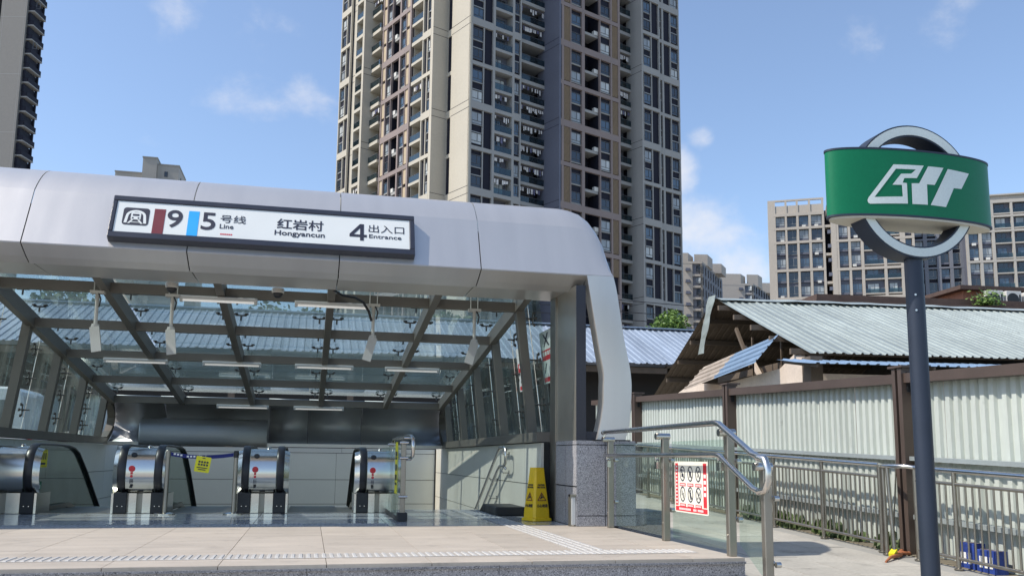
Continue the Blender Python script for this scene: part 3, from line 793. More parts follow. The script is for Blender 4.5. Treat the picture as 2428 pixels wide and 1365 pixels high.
def cover(c, label, xa, xb):
    t = thing('escalator_end_cover', label, 'escalator cover', (c, 12.9, 0), 'steel covers between the escalators')
    m = MB(); m.prism(barrel, lambda a, b, d: (d,a,b), xa, xb); m.build('curved_shell', 'steel', t, smooth=40)
    for x in (xa-.125, xb+.125):
        if abs(x-c) > .5: continue
        m = MB(); q = [(y+.03, z) for y, z in barrel[2:11]]
        sgn = 1 if x > c else -1
        m.grid([[(x-sgn*.03,y,z) for y, z in q], [(x+sgn*.05,y+.05,z-.02) for y, z in q]]); m.build('outer_flange', 'steel', t, smooth=50)
    m = MB(); m.box(xa,xa+(xb-xa)*.38,12.97,13.3,.004,.27); m.build('plinth_plate', 'steel', t)
    m = MB(); m.box(xa+(xb-xa)*.60,xb,12.97,13.3,.004,.27); m.build('plinth_plate', 'steel', t)
    m = MB(); m.box(xa+.02,xb-.02,13.05,13.28,.004,.265); m.build('plinth_back', 'steel_dull', t)
    # on the shell: black oval speaker hole, red sticker, key switch
    ov = MB(); ov.prism(ring2(0,0,.038,.03,16), lambda a, b, d: (xa+.085+a, 12.905-.01+d+b*.25, .79+b*.9), 0, -.006); ov.build('sensor_window', 'black', t)
    ov = MB(); ov.prism(ring2(0,0,.042,.042,18), lambda a, b, d: (xa+.075+a, 12.848+d-.004, .60+b), 0, -.004); ov.build('round_sticker', 'red', t)
    ov = MB(); ov.box(xa+.060,xa+.09,12.838,12.843,.525,.556); ov.prism(ring2(0,0,.018,.018,12), lambda a, b, d: (xa+.075+a, 12.842+d, .50+b), 0, -.004); ov.build('sticker_tail', 'red', t)
    ov = MB()
    for k in (0,1,2): ov.box(xa+.056+k*.016,xa+.062+k*.016,12.838,12.8425,.40,.46)
    ov.build('small_print', 'ink', t)
    ov = MB(); ov.box(xa+.058,xa+.092,12.852,12.876,.345,.375); ov.build('key_switch', 'black', t)
    ov = MB(); ov.lathe([(0,.03),(.03,.022),(.04,.0),(0,0)], (xb-.12,13.2,.888), 12); ov.build('dome_bolt', 'steel', t, smooth=50)
cover(CX[0], 'steel escalator end cover at the left edge, beside the stickered dark glass', -4.18, CX[0]+.178)
cover(CX[1], 'steel escalator end cover left of the left belt post', CX[1]-.178, CX[1]+.178)
cover(CX[2], 'steel escalator end cover right of the right belt post', CX[2]-.178, CX[2]+.178)
cover(CX[3], 'steel escalator end cover partly hidden by the glass balustrade', CX[3]-.178, CX[3]+.14)

# stickers on the escalator glass
def glass_notice(x, y0, y1, z0, z1, label, mat, marks, side=-1):
    t = thing('glass_notice', label, 'sticker', (x, y0, z0))
    m = MB(); m.box(x-.002, x, y0, y1, z0, z1); m.build('sheet', mat, t)
    m = MB()
    for a, b, c, d in marks:
        m.box(x-.0032, x-.0022, y0+(y1-y0)*a, y0+(y1-y0)*b, z0+(z1-z0)*c, z0+(z1-z0)*d)
        m.box(x+.0004, x+.0014, y0+(y1-y0)*a, y0+(y1-y0)*b, z0+(z1-z0)*c, z0+(z1-z0)*d)
    m.build('print', 'ink' if mat != 'exit_green' else 'white', t)
ymarks = [(.15+.2*k,.27+.2*k,.45,.82) for k in range(4)]+[(.3,.8,.15,.27),(.08,.92,.03,.05),(.08,.92,.92,.94)]
# stickers face into the passage: on the right-hand side of each left balustrade
def face_notice(x, y, w_, z0, z1, label, mat, marks):
    glass_notice(x+.012, y, y+w_, z0, z1, label, mat, marks)
face_notice(CX[0]+HR, 13.19, .46, .60, .84, 'yellow notice on the dark glass of the leftmost escalator', 'lemon', ymarks)
face_notice(CX[0]+HR, 13.19, .28, .30, .41, 'small green running man sticker on the leftmost escalator glass', 'exit_green', [(.2,.45,.2,.8),(.4,.6,.45,.95),(.6,.8,.1,.6)])
face_notice(CX[1]+HR, 13.22, .45, .60, .83, 'yellow notice on the glass behind the left belt post', 'lemon', ymarks)
glass_notice(CX[3]-HR-.010, 13.02, 13.6, .55, .80, 'yellow notice on the glass of the open escalator beside the end cover', 'lemon', ymarks)

# ------------------------------------------------------------------ glass balustrade between escalators and stairs
gb = thing('stair_balustrade', 'glass balustrade with steel post on a black foot between escalators and stairs', 'balustrade', (1.17, 11.25, 0))
m = MB(); m.box(1.10,1.225,11.18,11.32,.001,.105); m.build('foot', 'black', gb, bevel=.006)
for y in (11.25, 13.0):
    m = MB(); m.box(1.135,1.195,y-.03,y+.03,.10 if y < 12 else .0,1.0); m.build('post', 'steel_dull', gb, bevel=.005)
    for z in (.30,.78,.97):
        m = MB(); m.tube([(1.11,y-.035,z),(1.22,y-.035,z)], .018, 10); m.build('clamp', 'steel_rail', gb, smooth=50)
m = MB(); m.box(1.10,1.112,11.28,13.75,.06,.93); m.build('pane', 'glass_rail', gb)
for z, r_ in ((1.06,.024),(.78,.02)):
    m = MB(); m.tube([(1.26,11.25,z-.01),(1.26,11.4,z),(1.26,13.7,z),(1.26,14.6,z-.45)], r_, 10); m.build('handrail', 'steel_rail', gb, smooth=50)
m = MB(); m.tube([(1.26,11.25,1.05),(1.265,11.14,1.02),(1.27,11.11,.92),(1.265,11.14,.81),(1.26,11.25,.78)], .024, 10); m.build('end_loop', 'steel_rail', gb, smooth=50)
for z in (1.03,.76):
    m = MB(); m.tube([(1.165,11.25,z),(1.26,11.25,z)], .013, 8); m.build('bracket', 'steel_rail', gb)
m = MB(); m.box(1.10,1.12,11.3,13.75,.001,.06); m.build('shoe', 'black', gb)
t = thing('glass_notice', 'tall yellow notice strip stuck on the stair balustrade glass', 'sticker', (1.1, 11.3, .4))
m = MB(); m.box(1.095,1.098,11.33,11.62,.33,.98); m.build('sheet', 'lemon', t)
m = MB()
for z0, z1 in ((.80,.86),(.76,.79),(.62,.70),(.50,.57),(.44,.47)):
    for k in range(4): m.box(1.0930,1.0945,11.36+.06*k,11.395+.06*k,z0,z1)
m.build('print', 'ink', t)

# ------------------------------------------------------------------ belt barrier
def stanchion(x, label):
    t = thing('belt_post', label, 'barrier post', (x, 12.72, 0), 'belt barrier posts')
    m = MB(); m.lathe([(0,.0),(.135,.0),(.135,.012),(.12,.022),(.035,.035),(0,.035)], (x,12.72,.001), 28); m.build('base', 'steel_rail', t, smooth=40)
    m = MB(); m.tube([(x,12.72,.03),(x,12.72,.76)], .029, 16); m.build('pole', 'steel_dull', t, smooth=60)
    m = MB(); m.tube([(x,12.72,.76),(x,12.72,.845)], .034, 16); m.lathe([(.034,.085),(.028,.093),(0,.095)], (x,12.72,.76), 16); m.build('head', 'black' if x > -1.5 else 'steel_dull', t, smooth=40)
stanchion(-1.85, 'left steel post of the blue belt barrier'); stanchion(-.97, 'right steel post of the blue belt barrier')
bt = thing('barrier_belt', 'dark blue retractable belt sagging between two steel posts', 'belt', (-1.4, 12.72, .8))
rows = []
for k in range(17):
    x = -1.815+.81*k/16; s = -.035*(1-((k-8)/8)**2)
    rows.append([(x,12.72,.775+s),(x,12.718,.825+s)])
m = MB(); m.grid(rows); o = m.build('webbing', 'belt_blue', bt); s = o.modifiers.new('t', 'SOLIDIFY'); s.thickness = .002
m = MB()
for k in range(9):
    if k in (3,): continue
    x = -1.78+.042*k; m.box(x,x+.028,12.7145,12.7165,.790-.008*min(k,4),.813-.008*min(k,4))
m.build('print', 'white', bt)
hn = thing('hanging_notice', 'yellow notice hanging from the blue belt', 'sign', (-1.41, 12.70, .6))
lean = R(8)
def hnp(a, b, d): return (-1.40+a*math.cos(lean)+b*math.sin(lean), 12.705+d, .665-a*math.sin(lean)*1+b*math.cos(lean))
m = MB(); m.prism(rrect(-.098,.098,-.105,.105,.012,3), hnp, 0, .003); m.build('sheet', 'lemon', hn)
m = MB()
for r_ in range(2):
    for k in range(4): m.prism([(-.06+.035*k,.02-.038*r_),(-.035+.035*k,.02-.038*r_),(-.035+.035*k,.046-.038*r_),(-.06+.035*k,.046-.038*r_)], hnp, -.0015, -.0005)
for z, w_ in ((.085,.02),(-.045,.07),(-.07,.05)): m.prism([(-w_,z-.006),(w_,z-.006),(w_,z+.006),(-w_,z+.006)], hnp, -.0015, -.0005)
m.build('print', 'ink', hn)
m = MB()
for x in (-1.45,-1.365): m.tube([(x,12.71,.755),(x,12.708,.82)], .002, 5)
m.build('tie', 'white', hn)

# ------------------------------------------------------------------ plinth
pl = thing('granite_plinth', 'grey granite plinth under the slanted canopy leg', 'plinth', (3.5, 10.7, 0))
m = MB(); m.box(3.135,3.85,10.215,11.35,.0,1.0); m.build('core', 'joint', pl)
for a, b in ((3.128,3.474),(3.484,3.855)):
    for z0, z1 in ((.003,.118),(.128,.955),(.965,1.010)):
        m = MB(); m.box(a,b,10.198,10.2145,z0,z1); m.build('granite_tile', 'granite', pl)
for a, b in ((10.2,10.66),(10.675,11.10)):
    for z0, z1 in ((.003,.455),(.470,.955),(.965,1.010)):
        m = MB(); m.box(3.118,3.1345,a,b,z0,z1); m.build('granite_tile', 'granite', pl)
for a, b in ((10.2,10.8),(10.81,11.35)):
    for z0, z1 in ((.003,.118),(.128,1.0)):
        m = MB(); m.box(3.8505,3.866,a,b,z0,z1); m.build('granite_tile', 'granite', pl)
m = MB(); m.box(3.12,3.864,10.20,11.36,1.0005,1.0115); m.build('cap', 'granite_dark', pl)
m = MB(); m.box(3.87,4.55,10.95,11.6,-.42,.13); m.box(3.88,4.54,10.9,10.949,-.42,.10)
tag(m.build('low_granite_block', 'granite_dark', bevel=.006), 'low dark granite block standing behind the plinth', 'block')
br = thing('steel_bracket', 'slim upright steel bracket fixed at the plinth corner', 'bracket', (3.06, 10.3, 0))
m = MB(); m.box(3.062,3.116,10.215,10.30,.015,.345); m.build('plate', 'lamp_case', br, bevel=.006)
m = MB(); m.box(3.045,3.061,10.22,10.295,.0,.37); m.build('rail', 'steel_dull', br)
m = MB(); m.box(3.045,3.117,10.205,10.3,.347,.372); m.build('top_cap', 'steel_dull', br)

# ------------------------------------------------------------------ steel and glass balustrade at the platform edge
ba = thing('platform_balustrade', 'stainless steel and glass balustrade with double handrail along the platform edge', 'balustrade', (3.47, 8.3, 0))
def bpost(y, zb_, zt):
    m = MB(); m.box(3.435,3.505,y-.03,y+.03,zb_,zt); m.build('post', 'steel_dull', ba, bevel=.006)
    m = MB(); m.tube([(3.37,y,zt+.02),(3.52,y,zt+.02)], .032, 14); m.build('post_head', 'steel_rail', ba, smooth=50)
    m = MB(); m.tube([(3.40,y,zt+.03),(3.40,y,zt+.09)], .012, 8); m.build('rail_stem', 'steel_rail', ba)
    for z in (zb_+.30, zt-.22):
        for d in (-.05,.05):
            m = MB(); m.tube([(3.505,y+d,z),(3.545,y+d,z)], .022, 12); m.tube([(3.505,y,z),(3.515,y+d,z)], .008, 6); m.build('glass_clamp', 'steel_rail', ba, smooth=50)
    m = MB(); m.tube([(3.434,y,zb_+.17),(3.428,y,zb_+.17)], .010, 10); m.build('bolt', 'steel_rail', ba)
PB = [(9.99,-.001,1.0),(8.33,-.001,1.0),(6.93,-.001,1.0),(6.33,-.297,.72)]
for y, a, b in PB: bpost(y, a, b)
def rr_(z0, r_, nm):
    pts = [(3.40,9.98,z0),(3.40,7.05,z0),(3.40,6.97,z0-.01),(3.40,6.40,z0-.265),(3.40,6.30,z0-.285)]
    m = MB(); m.tube(pts, r_, 14); m.build(nm, 'steel_rail', ba, smooth=50)
rr_(1.105,.026,'handrail'); rr_(.835,.022,'lower_handrail')
m = MB(); m.tube([(3.40,9.98,1.105),(3.40,10.03,1.10)], .03, 12); m.build('rail_end', 'steel_rail', ba, smooth=40)
m = MB(); m.tube([(3.40,6.32,.815),(3.405,6.22,.80),(3.41,6.18,.72),(3.41,6.18,.64),(3.405,6.22,.565),(3.40,6.32,.55)], .028, 12); m.build('end_loop', 'steel_rail', ba, smooth=50)
for y in (9.9, 8.4, 7.0):
    m = MB(); m.tube([(3.435,y,.79),(3.40,y,.79),(3.40,y,.82)], .011, 8); m.box(3.395,3.435,y-.03,y+.03,.70,.77); m.build('bracket', 'steel_rail', ba)
for (y0, a0), (y1, a1) in (((9.93,.06),(8.39,.06)),((8.27,.06),(6.98,.06))):
    m = MB(); m.box(3.518,3.530,y1,y0,.03,.97); m.build('glass_pane', 'glass_rail', ba)
m = MB(); m.prism([(6.88,.10),(6.36,-.20),(6.36,.66),(6.88,.94)], lambda a, b, d: (3.518+d,a,b), 0, .012); m.build('glass_pane', 'glass_rail', ba)

# prohibition board on the glass
pb_ = thing('prohibition_board', 'red and white board of six prohibition symbols fixed to the balustrade glass', 'sign', (3.50, 7.8, .3))
W0, W1, H0, H1 = 8.19, 7.44, .295, .775                # seen left to right
def pbp(a, b, d): return (3.512-d, W0+(W1-W0)*a, H0+(H1-H0)*b)
PBM = Matrix(((0,0,-1),(-1,0,0),(0,1,0)))
def pput(me, nm, a, b, d=.0045): return put(nm, me, pb_, loc=pbp(a,b,d), rot=PBM)
def prect(m, a0, a1, b0, b1, d0, d1): m.prism([(a0,b0),(a1,b0),(a1,b1),(a0,b1)], pbp, d0, d1)
m = MB(); m.prism(rrect(0,1,0,1,.03,3), pbp, 0, .003); m.build('board', 'cream_board', pb_)
m = MB(); prect(m,.03,.115,.135,.965,.0032,.0042); m.build('red_band', 'red', pb_)
m = MB(); prect(m,.865,.96,.135,.965,.0032,.0042); m.build('red_band', 'red', pb_)
m = MB(); prect(m,.03,.97,.025,.115,.0032,.0042); m.build('red_band', 'red', pb_)
m = MB()
for k in range(11): prect(m,.052,.093,.17+.071*k,.205+.071*k,.0044,.0052)
for k in range(4): prect(m,.882,.945,.345+.115*k,.415+.115*k,.0044,.0052)
for k in range(22):
    if k in (11,12,16): continue
    prect(m,.14+.033*k,.163+.033*k,.05,.09,.0044,.0052)
m.build('white_print', 'white', pb_)
WW, HH = abs(W1-W0), H1-H0
for r_ in range(2):
    for c in range(3):
        a = .235+.235*c+.02; b = .76-.40*r_
        m = MB(); prect(m,a-.09,a+.09,b-.245,b-.185,.0032,.0042); m.build('caption', 'red', pb_)
        m = MB()
        for q in range(5): prect(m,a-.07+.029*q,a-.05+.029*q,b-.23,b-.20,.0044,.0052)
        m.build('caption_print', 'white', pb_)
        rx_, ry_ = .078*WW, .15*HH
        pput(flat_shape([ring2(0,0,rx_,ry_),ring2(0,0,rx_*.84,ry_*.84)], 'ink'), 'prohibition_ring', a, b)
        if not (r_ == 1 and c in (0,)):
            cc = math.cos(R(50)); s_ = math.sin(R(50)); q = .006
            pput(flat_shape([[(-rx_*.66-q,ry_*.62),(-rx_*.66+q,ry_*.66),(rx_*.66+q,-ry_*.62),(rx_*.66-q,-ry_*.66)]], 'ink'), 'prohibition_bar', a, b, .0050)
        # simple pictograms
        P = {(0,0):[[(-.02,-.03),(.02,-.03),(.025,.0),(-.02,.0)],[(-.022,.005),(-.008,.005),(-.008,.045),(-.022,.04)],[(.008,.02),(.025,.02),(.022,.038),(.006,.036)]],
             (0,1):[[(-.026,-.03),(.026,-.03),(.026,-.022),(-.026,-.022)],[(-.02,-.016),(.02,-.016),(.02,.022),(-.02,.022)]],
             (0,2):[[(.006,.015),(.03,.015),(.03,.035),(.006,.035)],[(-.02,-.03),(-.012,-.03),(-.012,-.01),(-.02,-.01)]],
             (1,0):[[(-.022,-.01),(-.008,-.01),(-.008,.035),(-.02,.035)],[(.004,-.04),(.018,-.04),(.02,.01),(.008,.012)]],
             (1,1):[[(-.008,-.045),(-.001,-.045),(.001,-.01),(.006,-.01),(.012,-.045),(.019,-.045),(.012,.0),(.012,.022),(-.012,.022),(-.014,-.0)],ring2(0,.036,.009,.010,10)],
             (1,2):[[(.008,.002),(.026,.0),(.02,.03),(.012,.03)],[(-.022,-.04),(-.004,-.03),(-.008,-.018),(-.02,-.02)]]}[(r_,c)]
        pput(flat_shape(P, 'ink'), 'pictogram', a, b, .0047)

# ------------------------------------------------------------------ yellow wet floor cone
wc = thing('wet_floor_cone', 'yellow four sided wet floor caution cone by the pillar', 'caution sign', (2.9, 11.2, 0))
C0 = Vector((2.895, 11.22, 0)); RA = R(20)
def cpt(x, y, z): return (C0.x+x*math.cos(RA)-y*math.sin(RA), C0.y+x*math.sin(RA)+y*math.cos(RA), z)
def csec(h, z, ch): return [cpt(x,y,z) for x,y in ((h,-h+ch),(h,h-ch),(h-ch,h),(-h+ch,h),(-h,h-ch),(-h,-h+ch),(-h+ch,-h),(h-ch,-h))]
m = MB(); m.grid([csec(.152,.004,.03),csec(.15,.035,.03),csec(.132,.042,.03),csec(.128,.12,.028),csec(.072,.655,.018),csec(.058,.66,.01)], close=True)
m.build('body', 'yellow', wc, smooth=25)
for k in range(4):                                       # four flared handle tips with holes
    a = RA+k*math.pi/2
    F = lambda u, v, d: (C0.x+math.cos(a)*(.060-v*.09+d)-math.sin(a)*u, C0.y+math.sin(a)*(.060-v*.09+d)+math.cos(a)*u, .62+v)
    m = MB(); m.prism([(-.066,-.05),(.066,-.05),(.060,.055),(-.060,.055)], F, .012, .004); m.build('handle_tip', 'yellow', wc)
    m = MB(); m.prism(ring2(0,.025,.009,.012,10), F, .0145, .0125); m.build('hole', 'white', wc)
    # print on each face
    def facept(u, z, d):
        h = .128-(z-.12)*(.056/.535)+d
        return (C0.x+math.cos(a)*h-math.sin(a)*u, C0.y+math.sin(a)*h+math.cos(a)*u, z)
    sl_ = math.atan(.056/.535)
    ax = Vector((-math.sin(a),math.cos(a),0)); up = Vector((-math.cos(a)*math.sin(sl_),-math.sin(a)*math.sin(sl_),math.cos(sl_))); nn = ax.cross(up)
    RM = Matrix((ax,up,nn)).transposed()
    for key, z in (('caution',.455),('wet',.425),('slip',.195)):
        put('lettering', TXT[key], wc, loc=facept(0,z,.004), rot=RM)
    tri = [(-.07,-.045),(.07,-.045),(.0,.065)]; tin = [(-.053,-.036),(.053,-.036),(.0,.047)]
    put('warning_triangle', flat_shape([tri,tin], 'maroon'), wc, loc=facept(0,.30,.004), rot=RM)
    put('slip_pictogram', flat_shape([[(-.028,-.02),(-.012,-.024),(.008,.0),(.026,-.012),(.03,-.004),(.012,.014),(-.004,.018),(-.016,.004)],ring2(-.002,.028,.008,.008,10)], 'ink'), wc, loc=facept(0,.30,.004), rot=RM)

# warning posters on the right side glass
def poster(y0, y1, z0, z1, label, out=.118):
    t = thing('warning_poster', label, 'poster', (sx(1,z0,.1), y0, z0), 'posters on the side glass')
    f = lambda a, b, d: (sx(1, z0+(z1-z0)*b, out)-d, y0+(y1-y0)*a, z0+(z1-z0)*b)
    m = MB(); m.prism([(0,0),(1,0),(1,1),(0,1)], f, 0, .003); m.build('sheet', 'white', t)
    m = MB(); m.prism([(.06,.44),(.94,.44),(.94,.64),(.06,.64)], f, .0032, .0042); m.prism([(.06,.03),(.94,.03),(.94,.12),(.06,.12)], f, .0032, .0042); m.build('red_band', 'red', t)
    m = MB()
    m.prism([(.25,.70),(.36,.70),(.75,.95),(.64,.95)], f, .0032, .004); m.prism([(.66,.70),(.77,.70),(.36,.95),(.25,.95)], f, .0032, .004)
    m.prism([(.15,.20),(.24,.20),(.42,.38),(.33,.38)], f, .0032, .004); m.prism([(.60,.20),(.70,.20),(.85,.38),(.76,.38)], f, .0032, .004)
    m.build('pictogram', 'ink', t)
    m = MB()
    for k in range(4): m.prism([(.14+.19*k,.53),(.28+.19*k,.53),(.28+.19*k,.61),(.14+.19*k,.61)], f, .0044, .005)
    m.build('print', 'white', t)
poster(12.92, 12.18, 1.78, 2.42, 'red and white warning poster behind the second glass post')
poster(12.05, 11.42, 1.83, 2.55, 'red and white warning poster half hidden behind the steel pillar', .27)
# ------------------------------------------------------------------ hoarding fence along the ramp
def hoarding(name, A, B, zbot, ztop, posts, label, out, pitch=.15, dep=.042, sheet_w=.95, beam=True, rails=True):
    """trapezoid sheets from A to B (xy); zbot/ztop are functions of distance; out = unit normal towards the viewer"""
    A = Vector((*A,0)); B = Vector((*B,0)); L = (B-A).length; d = (B-A)/L; n = Vector((*out,0))
    t = thing(name, label, 'fence', (A.x, A.y, zbot(0)))
    s = 0.; k = 0
    while s < L-.05:
        e = min(s+sheet_w, L); rows = [[],[]]; q = s; j = 0
        cyc = [(0,0),(.30,0),(.42,1),(.88,1),(1,0)]
        pts = []
        while q < e-1e-6:
            for a, b in cyc[:-1]:
                if q+a*pitch <= e: pts.append((q+a*pitch, b))
            q += pitch
        pts.append((e, 0))
        lean_ = rng.uniform(-.006,.006)
        for q, b in pts:
            p = A+d*(q-.003)+n*(dep*b+lean_)
            rows[0].append((p.x,p.y,zbot(q)+.02)); rows[1].append((p.x+n.x*lean_,p.y+n.y*lean_,ztop(q)))
        m = MB(); m.grid(rows); m.build('corrugated_sheet', 'hoard', t)
        s = e; k += 1
    edges = [0]+list(posts)+[L]
    for a, b in zip(edges, edges[1:]):
        if b-a < .4: continue
        pa, pb = A+d*(a+.07), A+d*(b-.07)
        if beam:
            m = MB(); m.bar(pa+n*.10+Vector((0,0,ztop(a)+.03)), pb+n*.10+Vector((0,0,ztop(b)+.03)), .20, .13); m.build('top_beam', 'brown', t)
        if rails:
            for dz, w_, h_ in ((-1.04,.13,.055),(-1.80,.10,.06)):
                m = MB(); m.bar(pa+n*.11+Vector((0,0,ztop(a)+dz)), pb+n*.11+Vector((0,0,ztop(b)+dz)), w_, h_); m.build('rail', 'hoard_line', t)
    for q in posts:
        p = A+d*q; zb_, zt = zbot(q)-.05, ztop(q)+.17
        f = (p.x,p.y,d.x,d.y,n.x,n.y)
        post = MB(); post.fbox(f,-.10,-.02,.045,.235,zb_,zt); post.fbox(f,.03,.10,.045,.235,zb_,zt); post.fbox(f,-.021,.031,.05,.17,zb_,zt-.01,1)
        po = post.build('post', ['brown','black'], t)
        m = MB(); m.fbox(f,-.15,.15,-.02,.26,zt,zt+.03); m.fbox(f,-.11,.11,.02,.22,zt-.03,zt-.001); m.build('post_cap', 'brown', po)
        for s_ in (-1,1):
            m = MB(); m.fbox(f,s_*.115-.012,s_*.115+.012,.10,.16,zt-.33,zt-.06)
            for zz in (.10,.18,.27): m.fbox(f,s_*.115-.02,s_*.115+.02,.155,.17,zt-zz-.02,zt-zz)
            m.build('bolt_plate', 'black', po)
    return t
zt_f = lambda y: 1.815+.0346*(y-8.44)
Y0 = 3.2
hoarding('hoarding_fence', (7.95,Y0), (7.95,24.0), lambda s: zg(Y0+s), lambda s: zt_f(Y0+s), [10.45-Y0, 15.55-Y0, 20.5-Y0], 'pale green corrugated hoarding with brown posts along the ramp', (-1,0))
hoarding('hoarding_fence', (-14,24.2), (-4.9,24.2), lambda s: 0., lambda s: 2.3, [3.,8.], 'pale corrugated hoarding seen through the left side glass', (0,-1), pitch=.25)

# weeds, debris along the fence foot
def blades(m, cx, cy, cz, n, r, h, rnd):
    for _ in range(n):
        a = rnd.uniform(0,6.28); q = r*math.sqrt(rnd.random()); x = cx+q*math.cos(a); y = cy+q*math.sin(a); b = rnd.uniform(0,6.28); w_ = rnd.uniform(.012,.03); hh = h*rnd.uniform(.4,1.1); ln = rnd.uniform(.0,.12)
        dx, dy = math.cos(b)*w_, math.sin(b)*w_
        m.add([(x-dx,y-dy,cz+hh*.3),(x+dx+ln*.2,y+dy,cz+hh*.15),(x+ln*.6+dx*.6,y+dy*.6+ln*.3,cz+hh),(x+ln*.5-dx,y-dy+ln*.3,cz+hh*.9)], [(0,1,2,3)])
wr = random.Random(3)
m = MB()
for k in range(26):
    y = wr.uniform(10.8,14.8); blades(m, wr.uniform(7.66,7.86), y, zg(y), 34, .14, wr.choice((.10,.16,.24)), wr)
tag(m.build('weeds', 'weed', fix=False), 'green weeds growing at the foot of the hoarding', 'weeds', kind='stuff')

# ------------------------------------------------------------------ stainless railings on the ramp
def railing(label, x, y0, y1, posts, zoff=0.):
    t = thing('steel_railing', label, 'railing', (x, y0, zg(y0)), 'steel railings along the ramp')
    bal = MB(); bal.tube([(0,0,.13),(0,0,.99)], .012, 7); balm = bal.mesh('baluster', 'steel_dull', smooth=60)
    pst = MB(); pst.tube([(0,0,.0),(0,0,1.14)], .028, 10); pst.lathe([(.055,.0),(.055,.012),(.03,.02)], (0,0,0), 12); pm = pst.mesh('post', 'steel_dull', smooth=60)
    z = lambda y: zg(y)+.008
    for y in posts: put('post', pm, t, loc=(x,y,z(y)))
    n = int((y1-y0)/.109)
    for k in range(1, n):
        y = y0+(y1-y0)*k/n
        if min(abs(y-p) for p in posts) < .04: continue
        put('baluster', balm, t, loc=(x,y,z(y)))
    for h, r_, nm in ((1.148,.032,'top_rail'),(.99,.02,'middle_rail'),(.13,.02,'bottom_rail')):
        ys = [y0]+[v for v in (6.2, 20.1) if y0 < v < y1]+[y1]
        m = MB(); m.tube([(x,y,z(y)+h) for y in ys], r_, 10); m.build(nm, 'steel_dull' if h < 1.1 else 'steel_rail', t, smooth=60)
    return t
r1 = railing('stainless railing running up the ramp beyond the tall brown post', 7.5, 10.62, 21.0, [10.62,12.0,13.43,14.8,16.2,17.6,19.0,20.2,21.0])
r2 = railing('stainless railing on the right, nearer than the tall brown post', 7.5, 3.4, 9.9, [9.9,9.2,7.9,6.6,5.2,3.6])
lk = thing('rail_link', 'bent steel rail with slanting posts bridging the two railings', 'railing', (7.4, 10.25, zg(10.25)))
zc = zg(10.25)+1.156
m = MB(); m.tube([(7.5,10.62,zg(10.62)+1.156),(7.43,10.46,zc),(7.37,10.33,zc),(7.37,10.1,zc),(7.43,9.97,zc),(7.5,9.9,zg(9.9)+1.156)], .028, 10); m.build('top_rail', 'steel_rail', lk, smooth=60)
for (xa,ya),(xb,yb) in (((7.43,10.44),(7.41,10.40)),((7.37,10.27),(7.35,10.16))):
    m = MB(); m.tube([(xb,yb,zg(yb)+.0),(xa,ya,zc)], .026, 10); m.lathe([(.055,.0),(.055,.012),(.03,.02)], (xb,yb,zg(yb)+.008), 12); m.build('post', 'steel_dull', lk, smooth=60)
m = MB(); m.tube([(7.70,10.69,zg(10.7)),(7.78,10.56,1.30)], .012, 6)
tag(m.build('leaning_rod', 'steel_dull', smooth=60), 'thin steel rod leaning against the tall brown post', 'rod')
sp_ = thing('orange_strap', 'tangled orange strap with yellow end on the paving under the rail', 'strap', (7.4, 10.2, zg(10.2)))
m = MB(); m.tube([(6.94,9.78,zg(9.78)+.02),(7.12,9.93,zg(9.9)+.05),(7.30,10.08,zg(10.1)+.04),(7.48,10.24,zg(10.2)+.03),(7.62,10.4,zg(10.4)+.05),(7.76,10.55,zg(10.55)+.03)], [.012,.02,.026,.034,.03,.018], 7); m.tube([(7.45,10.4,zg(10.4)+.03),(7.55,10.28,zg(10.3)+.05),(7.68,10.32,zg(10.3)+.03),(7.78,10.48,zg(10.5)+.03)], .022, 7); m.build('webbing', 'orange', sp_, smooth=60)
m = MB(); m.bar((7.24,10.08,zg(10.1)+.05),(7.36,10.18,zg(10.2)+.09), .07, .05); m.build('buckle', 'lemon', sp_)
for k, (y0, h_, lab_) in enumerate(((8.80,.27,'blue carton with white print behind the right railing, nearer of two'),(9.16,.31,'blue carton with white print behind the right railing, farther of two'))):
    tb = thing('blue_carton', lab_, 'carton', (7.75, y0, zg(y0)), 'cartons at the fence foot')
    Fk = (7.66+.02*k, y0, .06, .998, -.998, .06)
    m = MB(); m.fbox(Fk,0,.33,-.16,0,zg(y0)+.002,zg(y0)+h_); m.build('box', 'tarp_blue', tb, bevel=.006)
    m = MB()
    for q in range(3): m.fbox(Fk,.05+.085*q,.10+.085*q,.001,.004,zg(y0)+.07,zg(y0)+.20)
    m.build('print', 'white', tb)
    m = MB(); m.fbox(Fk,.0,.33,-.10,-.06,zg(y0)+h_+.001,zg(y0)+h_+.004); m.build('tape', 'sheet_rust', tb)

# ------------------------------------------------------------------ totem sign
TX, TY = 4.883, 6.315; ZG = zg(TY)
to = thing('metro_totem', 'green elliptical metro totem with white symbol and ring on a dark pole', 'sign', (TX, TY, ZG))
m = MB(); m.tube([(TX,TY,ZG),(TX,TY,2.52)], .0735, 28); m.build('pole', 'totem_pole', to, smooth=60)
m = MB(); m.lathe([(.0,.0),(.16,.0),(.16,.016),(.085,.024)], (TX,TY,ZG+.012), 28); m.build('base_plate', 'totem_pole', to, smooth=40)
for z in (2.16, 2.03):
    m = MB(); m.tube([(TX-.041,TY-.056,z),(TX-.047,TY-.066,z)], .009, 8); m.build('bolt', 'steel_rail', to)
A_, B_ = .784, .2025; CXt, CYt = 4.8975, 6.338
def ell(a, k=1.): return (CXt+A_*k*math.cos(a), CYt+B_*k*math.sin(a))
def body(z0, z1, k, mat, nm, cap=True):
    n = 64; m = MB(); q = [ell(2*math.pi*i/n, k) for i in range(n)]
    m.grid([[(x,y,z0) for x, y in q],[(x,y,z1) for x, y in q]], close=True)
    if cap: m.f += [tuple(range(n)), tuple(range(n,2*n))]; m.m += [0,0]
    return m.build(nm, mat, to, smooth=40)
body(2.801, 3.349, 1., 'totem_green', 'body')
